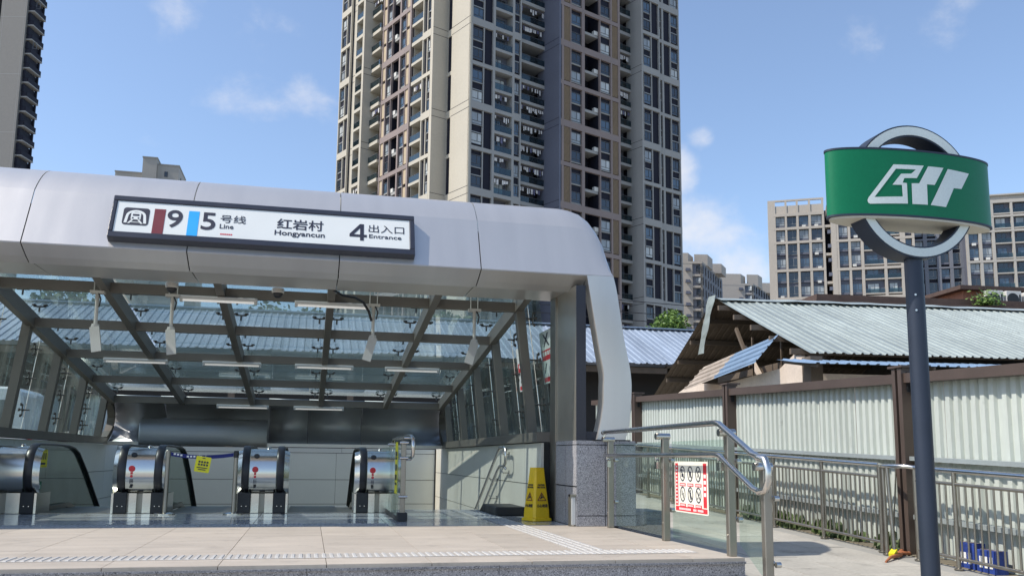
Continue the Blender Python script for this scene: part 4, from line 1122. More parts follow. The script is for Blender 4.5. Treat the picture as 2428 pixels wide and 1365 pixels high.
body(3.3495, 3.366, 1.008, 'totem_pole', 'top_trim'); body(2.784, 2.8005, 1.008, 'totem_pole', 'bottom_trim'); body(2.7675, 2.7838, .975, 'totem_under', 'underside')
def ringpart(r0, r1, y0, y1, mat, nm, zc_=3.0375):
    n = 72
    m = MB(); rows = []
    for rr, yy_ in ((r0,y0),(r1,y0),(r1,y1),(r0,y1)):
        rows.append([(4.875+rr*math.cos(2*math.pi*k/n), yy_, zc_+rr*math.sin(2*math.pi*k/n)) for k in range(n)])
    v = [p for r_ in rows for p in r_]; f = []
    for a in range(4):
        b = (a+1) % 4
        f += [(a*n+k, a*n+(k+1)%n, b*n+(k+1)%n, b*n+k) for k in range(n)]
    m.add(v, f); return m.build(nm, mat, to, smooth=40)
ringpart(.476,.574,6.221,6.409,'totem_pole','ring')
ringpart(.489,.561,6.216,6.2208,'totem_white','ring_face'); ringpart(.489,.561,6.4092,6.414,'totem_white','ring_face')
logo = [[[(-0.282, 3.224), (-0.005, 3.232), (-0.077, 3.119), (-0.191, 3.112), (-0.21, 3.072), (-0.171, 3.07), (-0.172, 2.895), (-0.495, 2.881), (-0.511, 2.89), (-0.516, 2.91), (-0.508, 2.932)], [(-0.262, 3.188), (-0.081, 3.192), (-0.127, 3.154), (-0.219, 3.147), (-0.301, 3.049), (-0.217, 3.052), (-0.215, 2.953), (-0.458, 2.939)]], [[(0.037, 3.23), (0.189, 3.231), (0.091, 3.074), (0.016, 3.073), (0.013, 2.898), (-0.131, 2.894), (-0.128, 3.071), (-0.058, 3.076)]], [[(0.233, 3.226), (0.463, 3.214), (0.367, 3.068), (0.284, 3.065), (0.191, 2.893), (0.04, 2.898)]]]
for side in (-1, 1):
    for sp in logo:
        me = flat_shape(sp, 'totem_white', 0)
        bm = bmesh.new(); bm.from_mesh(me)
        for k in range(-14, 15):
            bmesh.ops.bisect_plane(bm, geom=bm.verts[:]+bm.edges[:]+bm.faces[:], plane_co=(k*.04,0,0), plane_no=(1,0,0))
        for v in bm.verts:
            x, z = v.co.x, v.co.y
            v.co = (CXt-side*x, CYt+side*(B_*math.sqrt(max(0,1-(x/A_)**2))+.003), z)
        bmesh.ops.recalc_face_normals(bm, faces=bm.faces)
        bm.to_mesh(me); bm.free()
        put('symbol', me, to)

# ------------------------------------------------------------------ sheds behind the fence
def ribbed(m, P, u, v, nrm, Lu, Lv, pitch=.22, h=.03, mi=0, jag=0.):
    """ribbed sheet: P corner, u across ribs, v down the slope"""
    cyc = [(0,0),(.55,0),(.65,1),(.85,1),(.95,0)]
    pts = []; q = 0.
    while q < Lu-1e-6:
        for a, b in cyc: 
            if q+a*pitch <= Lu+1e-6: pts.append((q+a*pitch, b))
        q += pitch
    pts.append((Lu,0))
    P = Vector(P); u = Vector(u); v = Vector(v); nrm = Vector(nrm)
    m.grid([[P+u*a+nrm*(b*h) for a, b in pts],[P+u*a+v*(Lv*.5)+nrm*(b*h-.01) for a, b in pts],[P+u*a+v*(Lv+(jag*math.sin(a*7+b)+jag*rng.uniform(-1,1) if jag else 0))+nrm*(b*h) for a, b in pts]], mi)
gdir = Vector((1.02,11.76,0)).normalized(); rdir = Vector((11.76,-1.02,0)).normalized()
E1 = Vector((11.56,18.8,3.36)); HW = 5.85; RISE = 2.33
apex = E1+gdir*HW+Vector((0,0,RISE))
sh = thing('gabled_shed', 'derelict shed with pale ribbed metal roof and open broken gable end', 'shed', (E1.x,E1.y,0))
vd = (E1-apex).normalized(); nr = rdir.cross(vd); nr = nr if nr.z > 0 else -nr
LS = (E1-apex).length
for k in range(26):
    P = apex+rdir*(k*.90)+vd*(.0)+nr*(rng.uniform(0,.02)+.01*(k%2))
    m = MB(); ribbed(m, P, rdir, (vd+rdir*rng.uniform(-.002,.002)).normalized(), nr, .93, LS+rng.uniform(-.05,.12), .225, .035, jag=.02); m.build('roof_sheet', 'roof_pale', sh)
E2 = E1+gdir*(2*HW); vd2 = (E2-apex).normalized(); nr2 = rdir.cross(vd2); nr2 = nr2 if nr2.z > 0 else -nr2
for k in range(10):
    m = MB(); ribbed(m, apex+rdir*(k*.9-.15), rdir, vd2, nr2, .93, LS+.9, .225, .03); m.build('far_roof_sheet', 'rust_under', sh)
# ridge cap, wavy
m = MB(); rows = []
for k in range(40):
    p = apex+rdir*(k*.6-.05)+Vector((0,0,.07+rng.uniform(-.015,.02)))
    rows.append([p+vd*.45+nr*.05+Vector((0,0,-.02)), p, p+vd2*.4+nr2*.05])
m.grid(rows); o = m.build('ridge_cap', 'roof_pale', sh)
# torn end of the cap hanging down the gable
m = MB(); rows = []
for k in range(9):
    t_ = k/8; c = apex+rdir*(-.12)+gdir*(.20+1.05*t_)+Vector((0,0,.12-1.42*t_-.25*t_*t_)); w_ = .36+.06*math.sin(k*1.7)-.1*t_
    rows.append([c-gdir*w_+rdir*(-.02), c+rdir*(-.09), c+gdir*w_*.9+rdir*(.0)])
m.grid(rows); o = m.build('torn_cap', 'roof_pale', sh); s = o.modifiers.new('t', 'SOLIDIFY'); s.thickness = .01
# inside: walls, floor timbers, dark back
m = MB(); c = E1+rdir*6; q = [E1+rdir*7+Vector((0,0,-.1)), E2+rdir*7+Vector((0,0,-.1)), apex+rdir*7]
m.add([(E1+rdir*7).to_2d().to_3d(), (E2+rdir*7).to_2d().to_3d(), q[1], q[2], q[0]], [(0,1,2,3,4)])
o = m.build('inner_wall', 'inside_shade', sh); s = o.modifiers.new('t', 'SOLIDIFY'); s.thickness = .1
m = MB(); b0 = E1+gdir*.35; b1 = E2-gdir*.35
for b_ in (b0, b1):
    f = (b_.x,b_.y,rdir.x,rdir.y,gdir.x,gdir.y); m.fbox(f,.1,22,-.1,.1,0,2.9)
m.build('side_wall', 'plaster', sh)
for k in range(5):
    p = apex.lerp(E1, .12+.2*k); q = p-nr*.10
    m = MB(); m.bar(q+rdir*-.25, q+rdir*14, .10, .14); m.build('purlin', 'timber', sh)
for k in range(4):
    p = apex.lerp(E2, .18+.22*k); q = p-nr2*.10
    m = MB(); m.bar(q+rdir*-.1, q+rdir*10, .10, .14); m.build('purlin', 'timber', sh)
m = MB(); m.bar(E1+gdir*1.5+rdir*1.2+Vector((0,0,.15)), E1+gdir*9+rdir*1.2+Vector((0,0,.15)), .1, .2); m.build('tie_beam', 'timber', sh)
m = MB(); m.bar(E1+gdir*4.2+rdir*.3+Vector((0,0,.1)), E1+gdir*5.2+rdir*.3+Vector((0,0,1.35)), .08, .10); m.build('brace', 'timber', sh)
m = MB(); m.bar(E1+gdir*5.0+rdir*1.0+Vector((0,0,-.2)), E1+gdir*6.3+rdir*1.0+Vector((0,0,.95)), .10, .14); m.build('brace', 'plaster', sh)
for q in (2.6, 4.5):
    m = MB(); m.bar(E1+gdir*q+rdir*.5+Vector((0,0,-.3)), E1+gdir*q+rdir*.5+Vector((0,0,1.0)), .05, .05, up=(1,0,0)); m.build('strut', 'timber', sh)
# pale gable wall below the tie
f = (E1.x,E1.y,gdir.x,gdir.y,-rdir.x,-rdir.y)
def G(u, n, z): p = Vector((E1.x,E1.y,0))+gdir*u-rdir*n; return (p.x,p.y,z)
m = MB(); m.prism([(.15,0),(9.6,0),(9.6,3.05),(8.0,3.30),(5.5,3.05),(1.4,3.12),(.55,3.40),(.15,3.0)], lambda a, b, d: G(a,d,b), -.12, .12); m.build('gable_wall', 'plaster', sh)
m = MB(); m.fbox(f,-.32,.12,-.15,.15,0,3.25); m.build('corner_post', 'timber', sh)
# loose sheets lying against the gable
def loose(P, Q, w_vec, label, mats, split=None):
    P = Vector(P); Q = Vector(Q); w_vec = Vector(w_vec); L = (Q-P).length; u = w_vec.normalized(); v = (Q-P).normalized(); nn = u.cross(v).normalized()
    if nn.z < 0: nn = -nn
    t = thing('loose_roof_sheet', label, 'metal sheet', P)
    m = MB(); W_ = w_vec.length; cyc = []
    q = 0.
    while q < W_:
        cyc += [(q,0),(q+.18,0),(q+.20,1),(q+.225,1),(q+.245,0)]; q += .26
    cyc = [c for c in cyc if c[0] <= W_]+[(W_,0)]
    cut = split if split else .5
    rows = [[P+u*a+nn*(b*.035)+v*(L*t_) for a, b in cyc] for t_ in (0,cut*.5,cut)]
    m.grid(rows, 0); rows = [[P+u*a+nn*(b*.035)+v*(L*t_) for a, b in cyc] for t_ in (cut,cut+.5*(1-cut),1)]
    m.grid(rows, 1); o = m.build('sheet', mats, t); s = o.modifiers.new('t', 'SOLIDIFY'); s.thickness = .004
loose(G(6.9,.1,3.72), G(1.45,.1,4.0), Vector(G(6.7,.85,2.95))-Vector(G(6.9,.1,3.72)), 'rusty and blue ribbed sheet slumped across the open gable of the shed', ['sheet_rust','sheet_blue'], .47)
aw = thing('blue_awning', 'long blue ribbed awning sheet below the shed eave', 'awning', (11, 17.6, 2.9))
m = MB(); u_ = Vector((1,-.09,0)).normalized(); v_ = Vector((-.05,-1,-.16)).normalized(); n_ = Vector((0,-.16,1)).normalized()
ribbed(m, (10.75,18.9,3.18), u_, v_, n_, 9.5, 1.55, .24, .03, jag=.03); o = m.build('sheet', 'sheet_blue', aw); s = o.modifiers.new('t', 'SOLIDIFY'); s.thickness = .004
for q in (.2,3.,6.,9.):
    p = Vector((10.75,18.9,3.13))+u_*q; m = MB(); m.bar(p, p+v_*1.5, .05, .07); m.build('bracket', 'timber', aw)
# rear shed with the long blue-grey roof
bs_ = thing('blue_roof_shed', 'long low shed with blue grey ribbed roof behind the canopy', 'shed', (0, 36, 0))
sl2 = Vector((0,-1,-.42)).normalized(); n2 = Vector((0,-.42,1)).normalized()
for k in range(42):
    x = -18+.93*k
    m = MB(); ribbed(m, (x,41.6,7.35+rng.uniform(-.01,.02)), (1,0,0), sl2, n2, .96, 6.25+rng.uniform(-.05,.12), .31, .04, jag=.04); m.build('roof_sheet', 'roof_blue', bs_)
m = MB(); m.box(-18,21,41.3,41.9,7.36,7.42); m.build('ridge_cap', 'roof_blue', bs_)
m = MB(); m.add([(-18,41.7,7.3),(21,41.7,7.3),(21,47.5,4.9),(-18,47.5,4.9)], [(0,1,2,3)]); m.build('rear_roof', 'roof_blue', bs_)
m = MB(); m.box(-17.5,20.5,37.6,38.0,0,5.0); m.build('wall', 'inside_shade', bs_)
for k in range(9):
    m = MB(); m.box(-17+4.6*k,-16.75+4.6*k,36.1,36.35,0,4.9); m.build('post', 'timber', bs_)
m = MB(); m.box(-17.5,20.5,36.1,36.25,4.55,4.8); m.build('eave_beam', 'timber', bs_)
# brick building with dark cornice
bb = thing('brick_building', 'brick building with dark overhanging cornice behind the shed ridge', 'building', (34, 44, 0))
F = (27.2,43.4,.9966,-.0864,-.0864,-.9966)
m = MB(); m.fbox(F,.6,26,-9,-.5,0,9.45); m.build('wall', 'brick', bb)
m = MB(); m.fbox(F,0,26.6,-9.6,.0,9.50,9.78); m.fbox(F,.3,26.3,-9.3,-.25,9.2,9.499); m.build('cornice', 'brick_dark', bb)
m = MB(); m.fbox(F,.1,26.5,-9.5,-.1,9.781,10.1); m.build('parapet', 'brick_dark', bb)
m = MB(); F2 = (F[0]-.4,F[1]+1,F[2],F[3],F[4],F[5]); m.fbox(F2,-2.2,1.0,-7,-2.5,0,9.3); m.build('side_wing', 'brick', bb)
hut = thing('roof_hut', 'small brick roof hut behind the air conditioners', 'hut', (39.6,46.5,10.1))
m = MB(); F3 = (39.3,46.4,.9966,-.0864,-.0864,-.9966); m.fbox(F3,0,12,-3,0,9.9,11.45); m.build('wall', 'brick', hut)
m = MB(); m.fbox(F3,-.5,12.4,-3.4,.5,11.45,11.7); m.build('roof', 'brick_dark', hut)
def ac_unit(p, ux, label, w_=.95, h_=.75, grp='air conditioner units'):
    t = thing('air_conditioner', label, 'air conditioner', p, grp)
    F = (p[0],p[1],ux[0],ux[1],ux[1],-ux[0]); m = MB(); m.fbox(F,0,w_,-.35,0,p[2],p[2]+h_); m.build('case', 'ac_white', t, bevel=.02)
    m = MB(); m.prism(ring2(w_*.42,h_*.5,h_*.38,h_*.38,18), lambda a, b, d: (F[0]+F[2]*a+F[4]*d, F[1]+F[3]*a+F[5]*d, p[2]+b), .004, .012); m.build('fan_grille', 'black', t)
    m = MB(); m.fbox(F,w_*.83,w_*.93,.0,.008,p[2]+h_*.2,p[2]+h_*.8); m.build('louvre', 'black', t)
ac_unit((39.5,44.6,10.12), (.9966,-.0864), 'large white air conditioner at the hut corner, leftmost of three', 1.05, 1.05)
ac_unit((40.75,44.5,10.12), (.9966,-.0864), 'large white air conditioner, middle of three on the brick roof', 1.0, 1.05)
ac_unit((41.95,44.4,10.12), (.9966,-.0864), 'white air conditioner with round fan, rightmost on the brick roof', 1.2, 1.0)
# ------------------------------------------------------------------ high-rise buildings
WIN = {}
def window_mesh(w_, h_, fm):
    key = (round(w_,2), round(h_,2), fm)
    if key not in WIN:
        b = .07; m = MB()
        m.box(-w_/2,w_/2,-.08,.04,0,b); m.box(-w_/2,w_/2,-.08,.04,h_-b,h_); m.box(-w_/2,-w_/2+b,-.08,.04,b,h_-b); m.box(w_/2-b,w_/2,-.08,.04,b,h_-b)
        m.box(-w_/2+b,w_/2-b,-.06,.03,h_*.26,h_*.26+.05); m.box(-.03+w_*.08,.03+w_*.08,-.06,.03,h_*.26+.05,h_-b)
        WIN[key] = m.mesh('window', fm)
    return WIN[key]
def pane_mesh(w_, h_, mt):
    key = (round(w_,2), round(h_,2), mt, 'p')
    if key not in WIN: WIN[key] = MB().box(-w_/2+.05,w_/2-.05,0,.02,.05,h_-.05).mesh('pane', mt)
    return WIN[key]
PM = ['pane_dark','pane_dark','pane_dark','pane_blue','pane_blue','pane_curtain','pane_pale']
def window(parent, F, uc, n, z0, w_, h_, fm='window_frame', pm=None):
    ox,oy,ux,uy,nx,ny = F
    p = (ox+ux*uc+nx*n, oy+uy*uc+ny*n, z0)
    a = math.atan2(nx, -ny)                              # local -y looks outwards
    o = put('window', window_mesh(w_,h_,fm), parent, loc=p, rot=RZ(a))
    put('pane', pane_mesh(w_,h_,pm or rng.choice(PM)), o, loc=p, rot=RZ(a))
    return o
FL = 3.325
LAUN = []
ORD = ['cut off','topmost','second','third','fourth','fifth','sixth','seventh','eighth','ninth','tenth','eleventh','twelfth','thirteenth','fourteenth','fifteenth','sixteenth','seventeenth','eighteenth']
def LEVEL(F, u, n, z):                                # how many balconies down from the top edge of the picture
    k = 0
    while k < 18:
        p = Vector((F[0]+F[2]*u+F[4]*n, F[1]+F[3]*u+F[5]*n, z-2.2+FL*k-.78)); q = p.dot(_u2)/p.dot(_f)
        if q > .372: break
        k += 1
    return k
def laundry(F, u0, u1, n, z, stack):
    if LEVEL(F, u0, n, z) == 0: return
    m = MB(); ox,oy,ux,uy,nx,ny = F; u = u0+.2
    while u < u1-.3:
        w_ = rng.uniform(.14,.4); h_ = rng.uniform(.45,.95)
        if rng.random() < .72: m.fbox(F,u,u+w_,n-.02,n+.02,z-h_,z,0 if rng.random() < .72 else 1)
        u += w_+rng.uniform(.02,.25)
    if m.v:
        m.fbox(F,u0+.05,u1-.05,n-.03,n+.03,z-.02,z+.03,1)
        o = m.build('hanging_laundry', ['cloth_a','cloth_b'])
        tag(o, 'washing on the '+ORD[LEVEL(F,u0,n,z)]+' balcony from the top in the '+stack, 'laundry', 'washing on the tower balconies')
class Tower:
    def __init__(s, root, F): s.r = root; s.F = F
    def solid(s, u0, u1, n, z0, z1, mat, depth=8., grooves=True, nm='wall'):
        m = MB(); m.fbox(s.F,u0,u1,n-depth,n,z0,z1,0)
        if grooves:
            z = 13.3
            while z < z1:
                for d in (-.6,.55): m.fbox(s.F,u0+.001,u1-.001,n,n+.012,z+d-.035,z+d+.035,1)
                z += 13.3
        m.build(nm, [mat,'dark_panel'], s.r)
    def ret(s, u, n0, n1, z0, z1, mat):                  # return wall facing along u
        m = MB(); m.fbox(s.F,u-.25,u+.25,n0,n1,z0,z1,0)
        z = 13.3
        while z < z1:
            for d in (-.6,.55): m.fbox(s.F,u-.26,u+.26,n0+.001,n1-.001,z+d-.035,z+d+.035,1)
            z += 13.3
        m.build('return_wall', [mat,'dark_panel'], s.r)
    def bay(s, u0, u1, n, z0, z1, mat, wside=0, wfrac=.55, zmin=30., phase=0, narrow=False):
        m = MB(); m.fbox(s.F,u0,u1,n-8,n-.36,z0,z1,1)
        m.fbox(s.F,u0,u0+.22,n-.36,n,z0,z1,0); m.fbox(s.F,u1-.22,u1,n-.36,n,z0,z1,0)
        wd = (u1-u0-.44)
        if wside == 0: wa, wb = u0+.22, u0+.22+wd*wfrac
        else: wa, wb = u1-.22-wd*wfrac, u1-.22
        if wfrac < 1:
            mu = wb if wside == 0 else wa
            m.fbox(s.F,mu-.09,mu+.09,n-.36,n-.06,z0,z1,0)
        j = 0
        z = phase*FL
        while z < z1:
            if j % 4 == 0: m.fbox(s.F,u0-.01,u1+.01,n-.359,n+.015,z-.6,z+.55,0)
            elif j % 4 == 2: m.fbox(s.F,u0-.008,u1+.008,n-.359,n+.01,z-.35,z+.25,0)
            if z+FL > zmin and z > 0:
                hw = 1.75 if j % 2 == 0 else 1.85
                zb_ = z+(.62 if j % 2 == 0 else .45)
                window(s.r, s.F, (wa+wb)/2, n-.27, zb_, wb-wa-.14, hw)
                if j % 2 == 0: m.fbox(s.F,wa+.02,wb-.02,n-.3599,n-.2,z+2.42,z+2.55,2); m.fbox(s.F,wa+.02,wb-.02,n-.3599,n-.2,z+FL+.3,z+FL+.43,2)
            z += FL; j += 1
        m.build('window_bay', [mat,'dark_panel','window_frame_pale'], s.r)
    def balc(s, u0, u1, n, z0, z1, mat, out=0., zmin=30., wash=.5, pier=True, stack=''):
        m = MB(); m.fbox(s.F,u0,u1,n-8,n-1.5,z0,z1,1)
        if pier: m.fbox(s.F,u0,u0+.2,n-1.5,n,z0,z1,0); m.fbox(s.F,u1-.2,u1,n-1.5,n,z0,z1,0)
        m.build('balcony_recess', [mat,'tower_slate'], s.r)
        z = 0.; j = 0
        while z < z1:
            if z+FL > zmin:
                e = .2 if pier else 0
                b = MB(); b.fbox(s.F,u0+e,u1-e,n-1.49,n+out,z-.28,z+(.30 if j % 2 == 0 else .16)); bo = b.build('balcony', mat, s.r)
                g = MB(); g.fbox(s.F,u0+e+.03,u1-e-.03,n+out-.09,n+out-.06,z+.18,z+1.18); g.build('railing', 'glass_balcony', bo)
                g = MB(); g.fbox(s.F,u0+e+.02,u1-e-.02,n+out-.11,n+out-.04,z+1.18,z+1.24)
                if out > .5:
                    for uu in (u0+.03,u1-.06): g.fbox(s.F,uu,uu+.03,n-1.4,n+out-.11,z+.18,z+1.18)
                g.build('rail', 'window_frame', bo)
                window(s.r, s.F, u0+(u1-u0)*(.4 if rng.random() < .5 else .55), n-1.42, z+.22, (u1-u0)*.5, 2.3)
                if rng.random() < wash: laundry(s.F, u0+e+.1, u1-e-.1, n+out-.35, z+2.75, stack)
            z += FL; j += 1
    def brown(s, u0, u1, n, z0, z1, zmin=30., louvres=True):
        W_ = u1-u0
        a = [u0, u0+.05*W_, u0+.155*W_, u0+.17*W_, u0+.345*W_, u0+.39*W_, u0+.645*W_, u0+.66*W_, u0+.835*W_, u0+.86*W_, u0+.965*W_, u1]
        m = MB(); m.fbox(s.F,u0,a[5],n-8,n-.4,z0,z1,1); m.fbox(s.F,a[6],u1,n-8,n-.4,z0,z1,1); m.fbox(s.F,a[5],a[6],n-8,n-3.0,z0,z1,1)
        for p, q in ((a[0],a[1]),(a[2],a[3]),(a[4],a[5]),(a[6],a[7]),(a[8],a[9]),(a[10],a[11])): m.fbox(s.F,p,q,n-.4,n,z0,z1,0)
        z = 0.; j = 0
        while z < z1:
            if j % 2 == 0:
                k = .62 if j % 4 == 0 else .40
                m.fbox(s.F,u0-.005,u1+.005,n-.399,n+.02,z-k,z+k*.7,0)
            elif z > zmin-3:
                l = MB(); l.fbox(s.F,a[6]-.85,a[6]-.02,n-1.0,n-.45,z+.27,z+.95); l.build('condenser_unit', 'ac_white', s.r)
                m.fbox(s.F,a[5]+.01,a[6]-.01,n-2.9,n-.5,z-.2,z+.25,2)
            if z+FL > zmin:
                for p, q in ((a[3],a[4]),(a[7],a[8])):
                    window(s.r, s.F, (p+q)/2, n-.30, z+(.75 if j % 2 == 0 else .5), q-p-.1, 1.75)
                    m.fbox(s.F,p+.02,q-.02,n-.3995,n-.24,z+(.55 if j % 2 == 0 else .30),z+(.73 if j % 2 == 0 else .48),2)
                if louvres:
                    for p, q in ((a[1],a[2]),(a[9],a[10])):
                        l = MB(); zz = z+(.5 if j % 2 == 0 else .05)
                        while zz < z+FL-(.0 if j % 2 == 0 else .55): l.fbox(s.F,p+.04,q-.04,n-.3,n-.08,zz,zz+.10); zz += .19
                        l.fbox(s.F,p+.03,q-.03,n-.39,n-.31,z+(.45 if j % 2 == 0 else 0),z+FL-(.0 if j % 2 == 0 else .5)); l.build('louvre_panel', 'louvre', s.r)
                elif True:
                    l = MB(); 
                    for p, q in ((a[1],a[2]),(a[9],a[10])): l.fbox(s.F,p,q,n-.39,n-.12,z+.5,z+FL-.05)
                    l.build('lit_louvre_panel', 'louvre_sunlit', s.r)
            z += FL; j += 1
        m.build('brown_frame', ['tower_brown','dark_panel','tower_grey'], s.r)
tw = thing('central_tower', 'tall cream and brown apartment tower behind the canopy', 'building', (21.06,123.4,0))
cor = (21.06,123.40); dL = (-.4104,.9119); dR = (.9119,.4104)
FR = (*cor, *dR, -dL[0], -dL[1]); FLf = (*cor, *dL, -dR[0], -dR[1])
ZT = 86.5
R_ = Tower(tw, FR)  # right face: grey serves as the shaded copy of the cream cladding
R_.solid(.0,.28,.0,0,ZT,'tower_cream',.3,False,'corner_pier')
R_.bay(.28,4.5,0,0,ZT,'tower_grey',0,.56,zmin=36)
R_.balc(4.5,8.2,0,0,ZT,'tower_grey',0,zmin=36,wash=.7,stack='framed corner stack')
R_.bay(8.2,9.75,0,0,ZT,'tower_grey',0,1,zmin=36)
R_.balc(9.75,15.25,-2.2,0,ZT,'tower_grey',1.5,zmin=36,wash=.75,pier=False,stack='jutting stack by the slate wall')
R_.ret(15.25,-2.5,3,0,ZT,'tower_slate')
R_.brown(15.3,28.25,3,0,ZT,zmin=33)
R_.balc(28.25,32.3,1.0,0,ZT,'tower_grey',.6,zmin=21,wash=.25,pier=False,stack='narrow shaded stack')
R_.ret(32.4,.5,4.2,0,ZT,'tower_grey')
R_.bay(32.45,36.6,4.2,0,ZT,'tower_grey',0,.52,zmin=19)
R_.bay(36.6,38.0,3.6,0,ZT,'tower_grey',0,1,zmin=19,phase=0)
R_.bay(38.0,42.2,3.6,0,ZT,'tower_grey',1,.52,zmin=19)
L_ = Tower(tw, FLf)
L_.solid(.02,5.1,0,0,ZT,'tower_cream',.27)
L_.bay(5.1,6.6,-.12,0,ZT,'tower_cream',0,1,zmin=40)
L_.ret(6.7,-1.,2.6,0,ZT,'tower_cream')
L_.bay(6.95,9.6,2.6,0,ZT,'tower_cream',0,.5,zmin=40)
L_.balc(9.6,13.3,2.0,0,ZT,'tower_cream',.5,zmin=40,wash=.15,stack='sunlit stack right of brown bays')
L_.brown(13.3,22.9,2.6,0,ZT,zmin=40,louvres=False)
L_.balc(22.9,26.3,1.6,0,ZT,'tower_cream',1.4,zmin=40,wash=.2,pier=False,stack='sunlit stack left of brown bays')
L_.ret(26.4,1.,4.4,0,ZT,'tower_cream')
L_.balc(26.6,29.3,4.4,0,ZT,'tower_cream',0,zmin=42,wash=.1,stack='sunlit far left stack')
L_.solid(29.3,31.0,4.0,0,ZT,'tower_cream',5)
L_.bay(31.0,34.9,4.6,0,ZT,'tower_cream',1,.55,zmin=42)
m = MB(); m.fbox(FR,1,41.5,-33,-7,0,ZT); m.build('core', 'tower_grey', tw)

# left tower
lt = thing('left_tower', 'tall grey tiled apartment tower at the left edge of the sky', 'building', (-66,204,0))
FLt = (-62.7,203.8,-1,.22,-.22,-1); k_ = math.hypot(1,.22); FLt = (-65.2,203.8,-1/k_,.22/k_,-.22/k_,-1/k_)
T_ = Tower(lt, FLt)
m = MB(); m.fbox(FLt,.3,6.0,-5.6,0,0,112)
z = 30
while z < 112:
    m.fbox(FLt,.31,5.99,0,.012,z-.05,z+.05,1); z += 13.4
for u in (.75,5.4): m.fbox(FLt,u-.03,u+.03,0,.011,0,112,1)
m.build('tiled_wall', ['left_tile','tower_grey'], lt)
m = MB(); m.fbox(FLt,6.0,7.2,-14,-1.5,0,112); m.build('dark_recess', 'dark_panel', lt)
m = MB(); m.fbox(FLt,7.2,8.6,-14,.0,0,112); m.fbox(FLt,8.6,16,-14,-.4,0,112); m.build('wall', 'left_tile', lt)
z = 52.
while z < 112:
    m = MB(); m.fbox(FLt,8.6,16,-.4,.05,z-.55,z+.15); m.build('band', 'tower_grey', lt)
    window(lt, FLt, 10.2, -.3, z+.35, 2.6, 2.2)
    window(lt, FLt, 13.6, -.3, z+.35, 2.6, 2.2)
    b = MB(); b.fbox(FLt,-1.1,.3,-5.5,-.6,z-.3,z-.05); bo = b.build('balcony', 'tower_grey', lt)
    b = MB(); b.fbox(FLt,-1.1,-.95,-5.4,-.7,z-.05,z+1.05); b.fbox(FLt,-.9,.2,-.75,-.65,z+.0,z+1.0); b.build('railing', 'dark_panel', bo)
    b = MB(); b.fbox(FLt,-.35,.3,-5.3,-.62,z+1.06,z+2.7); b.fbox(FLt,-.75,-.36,-5.3,-4.9,z+1.06,z+2.95); b.build('screen', 'dark_panel', bo)
    z += 3.35
for z in (99.5, 90.0):
    m = MB(); F_ = FLt
    m.fbox(F_,-2.0,-1.12,-1.2,-1.12,z,z+.09); m.fbox(F_,-2.0,-1.12,-1.2,-1.12,z+1.5,z+1.59); m.fbox(F_,-2.0,-1.91,-1.2,-1.12,z+.09,z+1.5); m.fbox(F_,-1.2,-1.12,-1.2,-1.12,z+.09,z+1.5)
    m.build('open_casement', 'window_frame', lt)

# slab of flats on the right
ap = thing('right_apartment_block', 'long beige block of flats behind the green totem', 'building', (102.3,181.9,0))
FA = (102.3,181.9,.874,-.486,-.486,-.874); A = Tower(ap, FA)
def cols(segs, n, z0, z1, mat, sub, bands, dep=10.):
    """segs: list of (u0,u1,kind) openings between piers"""
    ua, ub = segs[0][0]-.5, segs[-1][1]+.5
    m = MB(); m.fbox(FA,ua,ub,n-dep,n-.9,0,z1,1)
    prev = ua
    for a, b, k in segs: m.fbox(FA,prev,a,n-.9,n,0,z1,0); prev = b
    m.fbox(FA,prev,ub,n-.9,n,0,z1,0)
    for zb_, h_ in bands: m.fbox(FA,ua+.002,ub-.002,n-.899,n+.03,zb_-h_/2,zb_+h_/2,0)
    m.build('wall_grid', [mat,sub], ap)
    z = 34.6
    while z < z1-2:
        for a, b, k in segs:
            if k == 'w':
                window(ap, FA, (a+b)/2, n-.62, z+.75, b-a-.06, 2.05, 'window_frame', rng.choice(['pane_dark','pane_blue','pane_curtain','pane_blue','pane_curtain']))
                s_ = MB(); s_.fbox(FA,a+.02,b-.02,n-.88,n-.5,z+.35,z+.72); s_.build('sill_slab', 'tower_slate', ap)
                if rng.random() < .3:
                    q_ = rng.uniform(a+.1,b-1.0); s_ = MB(); s_.fbox(FA,q_,q_+.8,n-.5,n-.1,z+.05,z+.6); s_.build('condenser_unit', 'ac_white', ap)
            elif k == 'd':
                window(ap, FA, (a+b)/2, n-.75, z+.4, b-a-.06, 2.5, 'window_frame_pale', 'pane_dark')
            elif k == 'b':
                s_ = MB(); s_.fbox(FA,a+.01,b-.01,n-.88,n-.05,z+.12,z+.38); so_ = s_.build('balcony', mat, ap)
                s_ = MB(); s_.fbox(FA,a+.05,b-.05,n-.16,n-.12,z+.38,z+1.35); s_.build('railing', 'glass_balcony', so_)
                window(ap, FA, a+(b-a)*.42, n-.80, z+.45, (b-a)*.6, 2.2)
        z += 3.3
B1 = [(57.6,.7),(54.3,.55),(51.0,.55),(44.4,.6),(37.8,.6),(61.0,.5)]
cols([(1.7,3.75,'w'),(4.2,6.3,'d'),(6.8,8.95,'w'),(9.5,11.9,'w')], 0, 0, 58.0, 'apt_beige','tower_slate', B1[:5])
m = MB(); m.fbox(FA,0,1.2,-10,.0,0,61.2); m.fbox(FA,1.2,12.4,-.5,0,60.8,61.2)
for u in (1.2,3.8,6.3,9.0,11.9): m.fbox(FA,u,u+.45,-.5,-.01,58,60.8)
m.fbox(FA,1.66,12,-.45,-.2,58.0,59.8); m.build('roof_parapet', 'apt_beige', ap)
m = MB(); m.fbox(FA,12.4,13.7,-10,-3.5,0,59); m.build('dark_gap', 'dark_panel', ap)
for k in range(5): 
    m = MB(); m.fbox(FA,12.4,13.7,-3.4,-.1,54.1-6.6*k,54.7-6.6*k); m.build('tie_slab', 'apt_beige', ap)
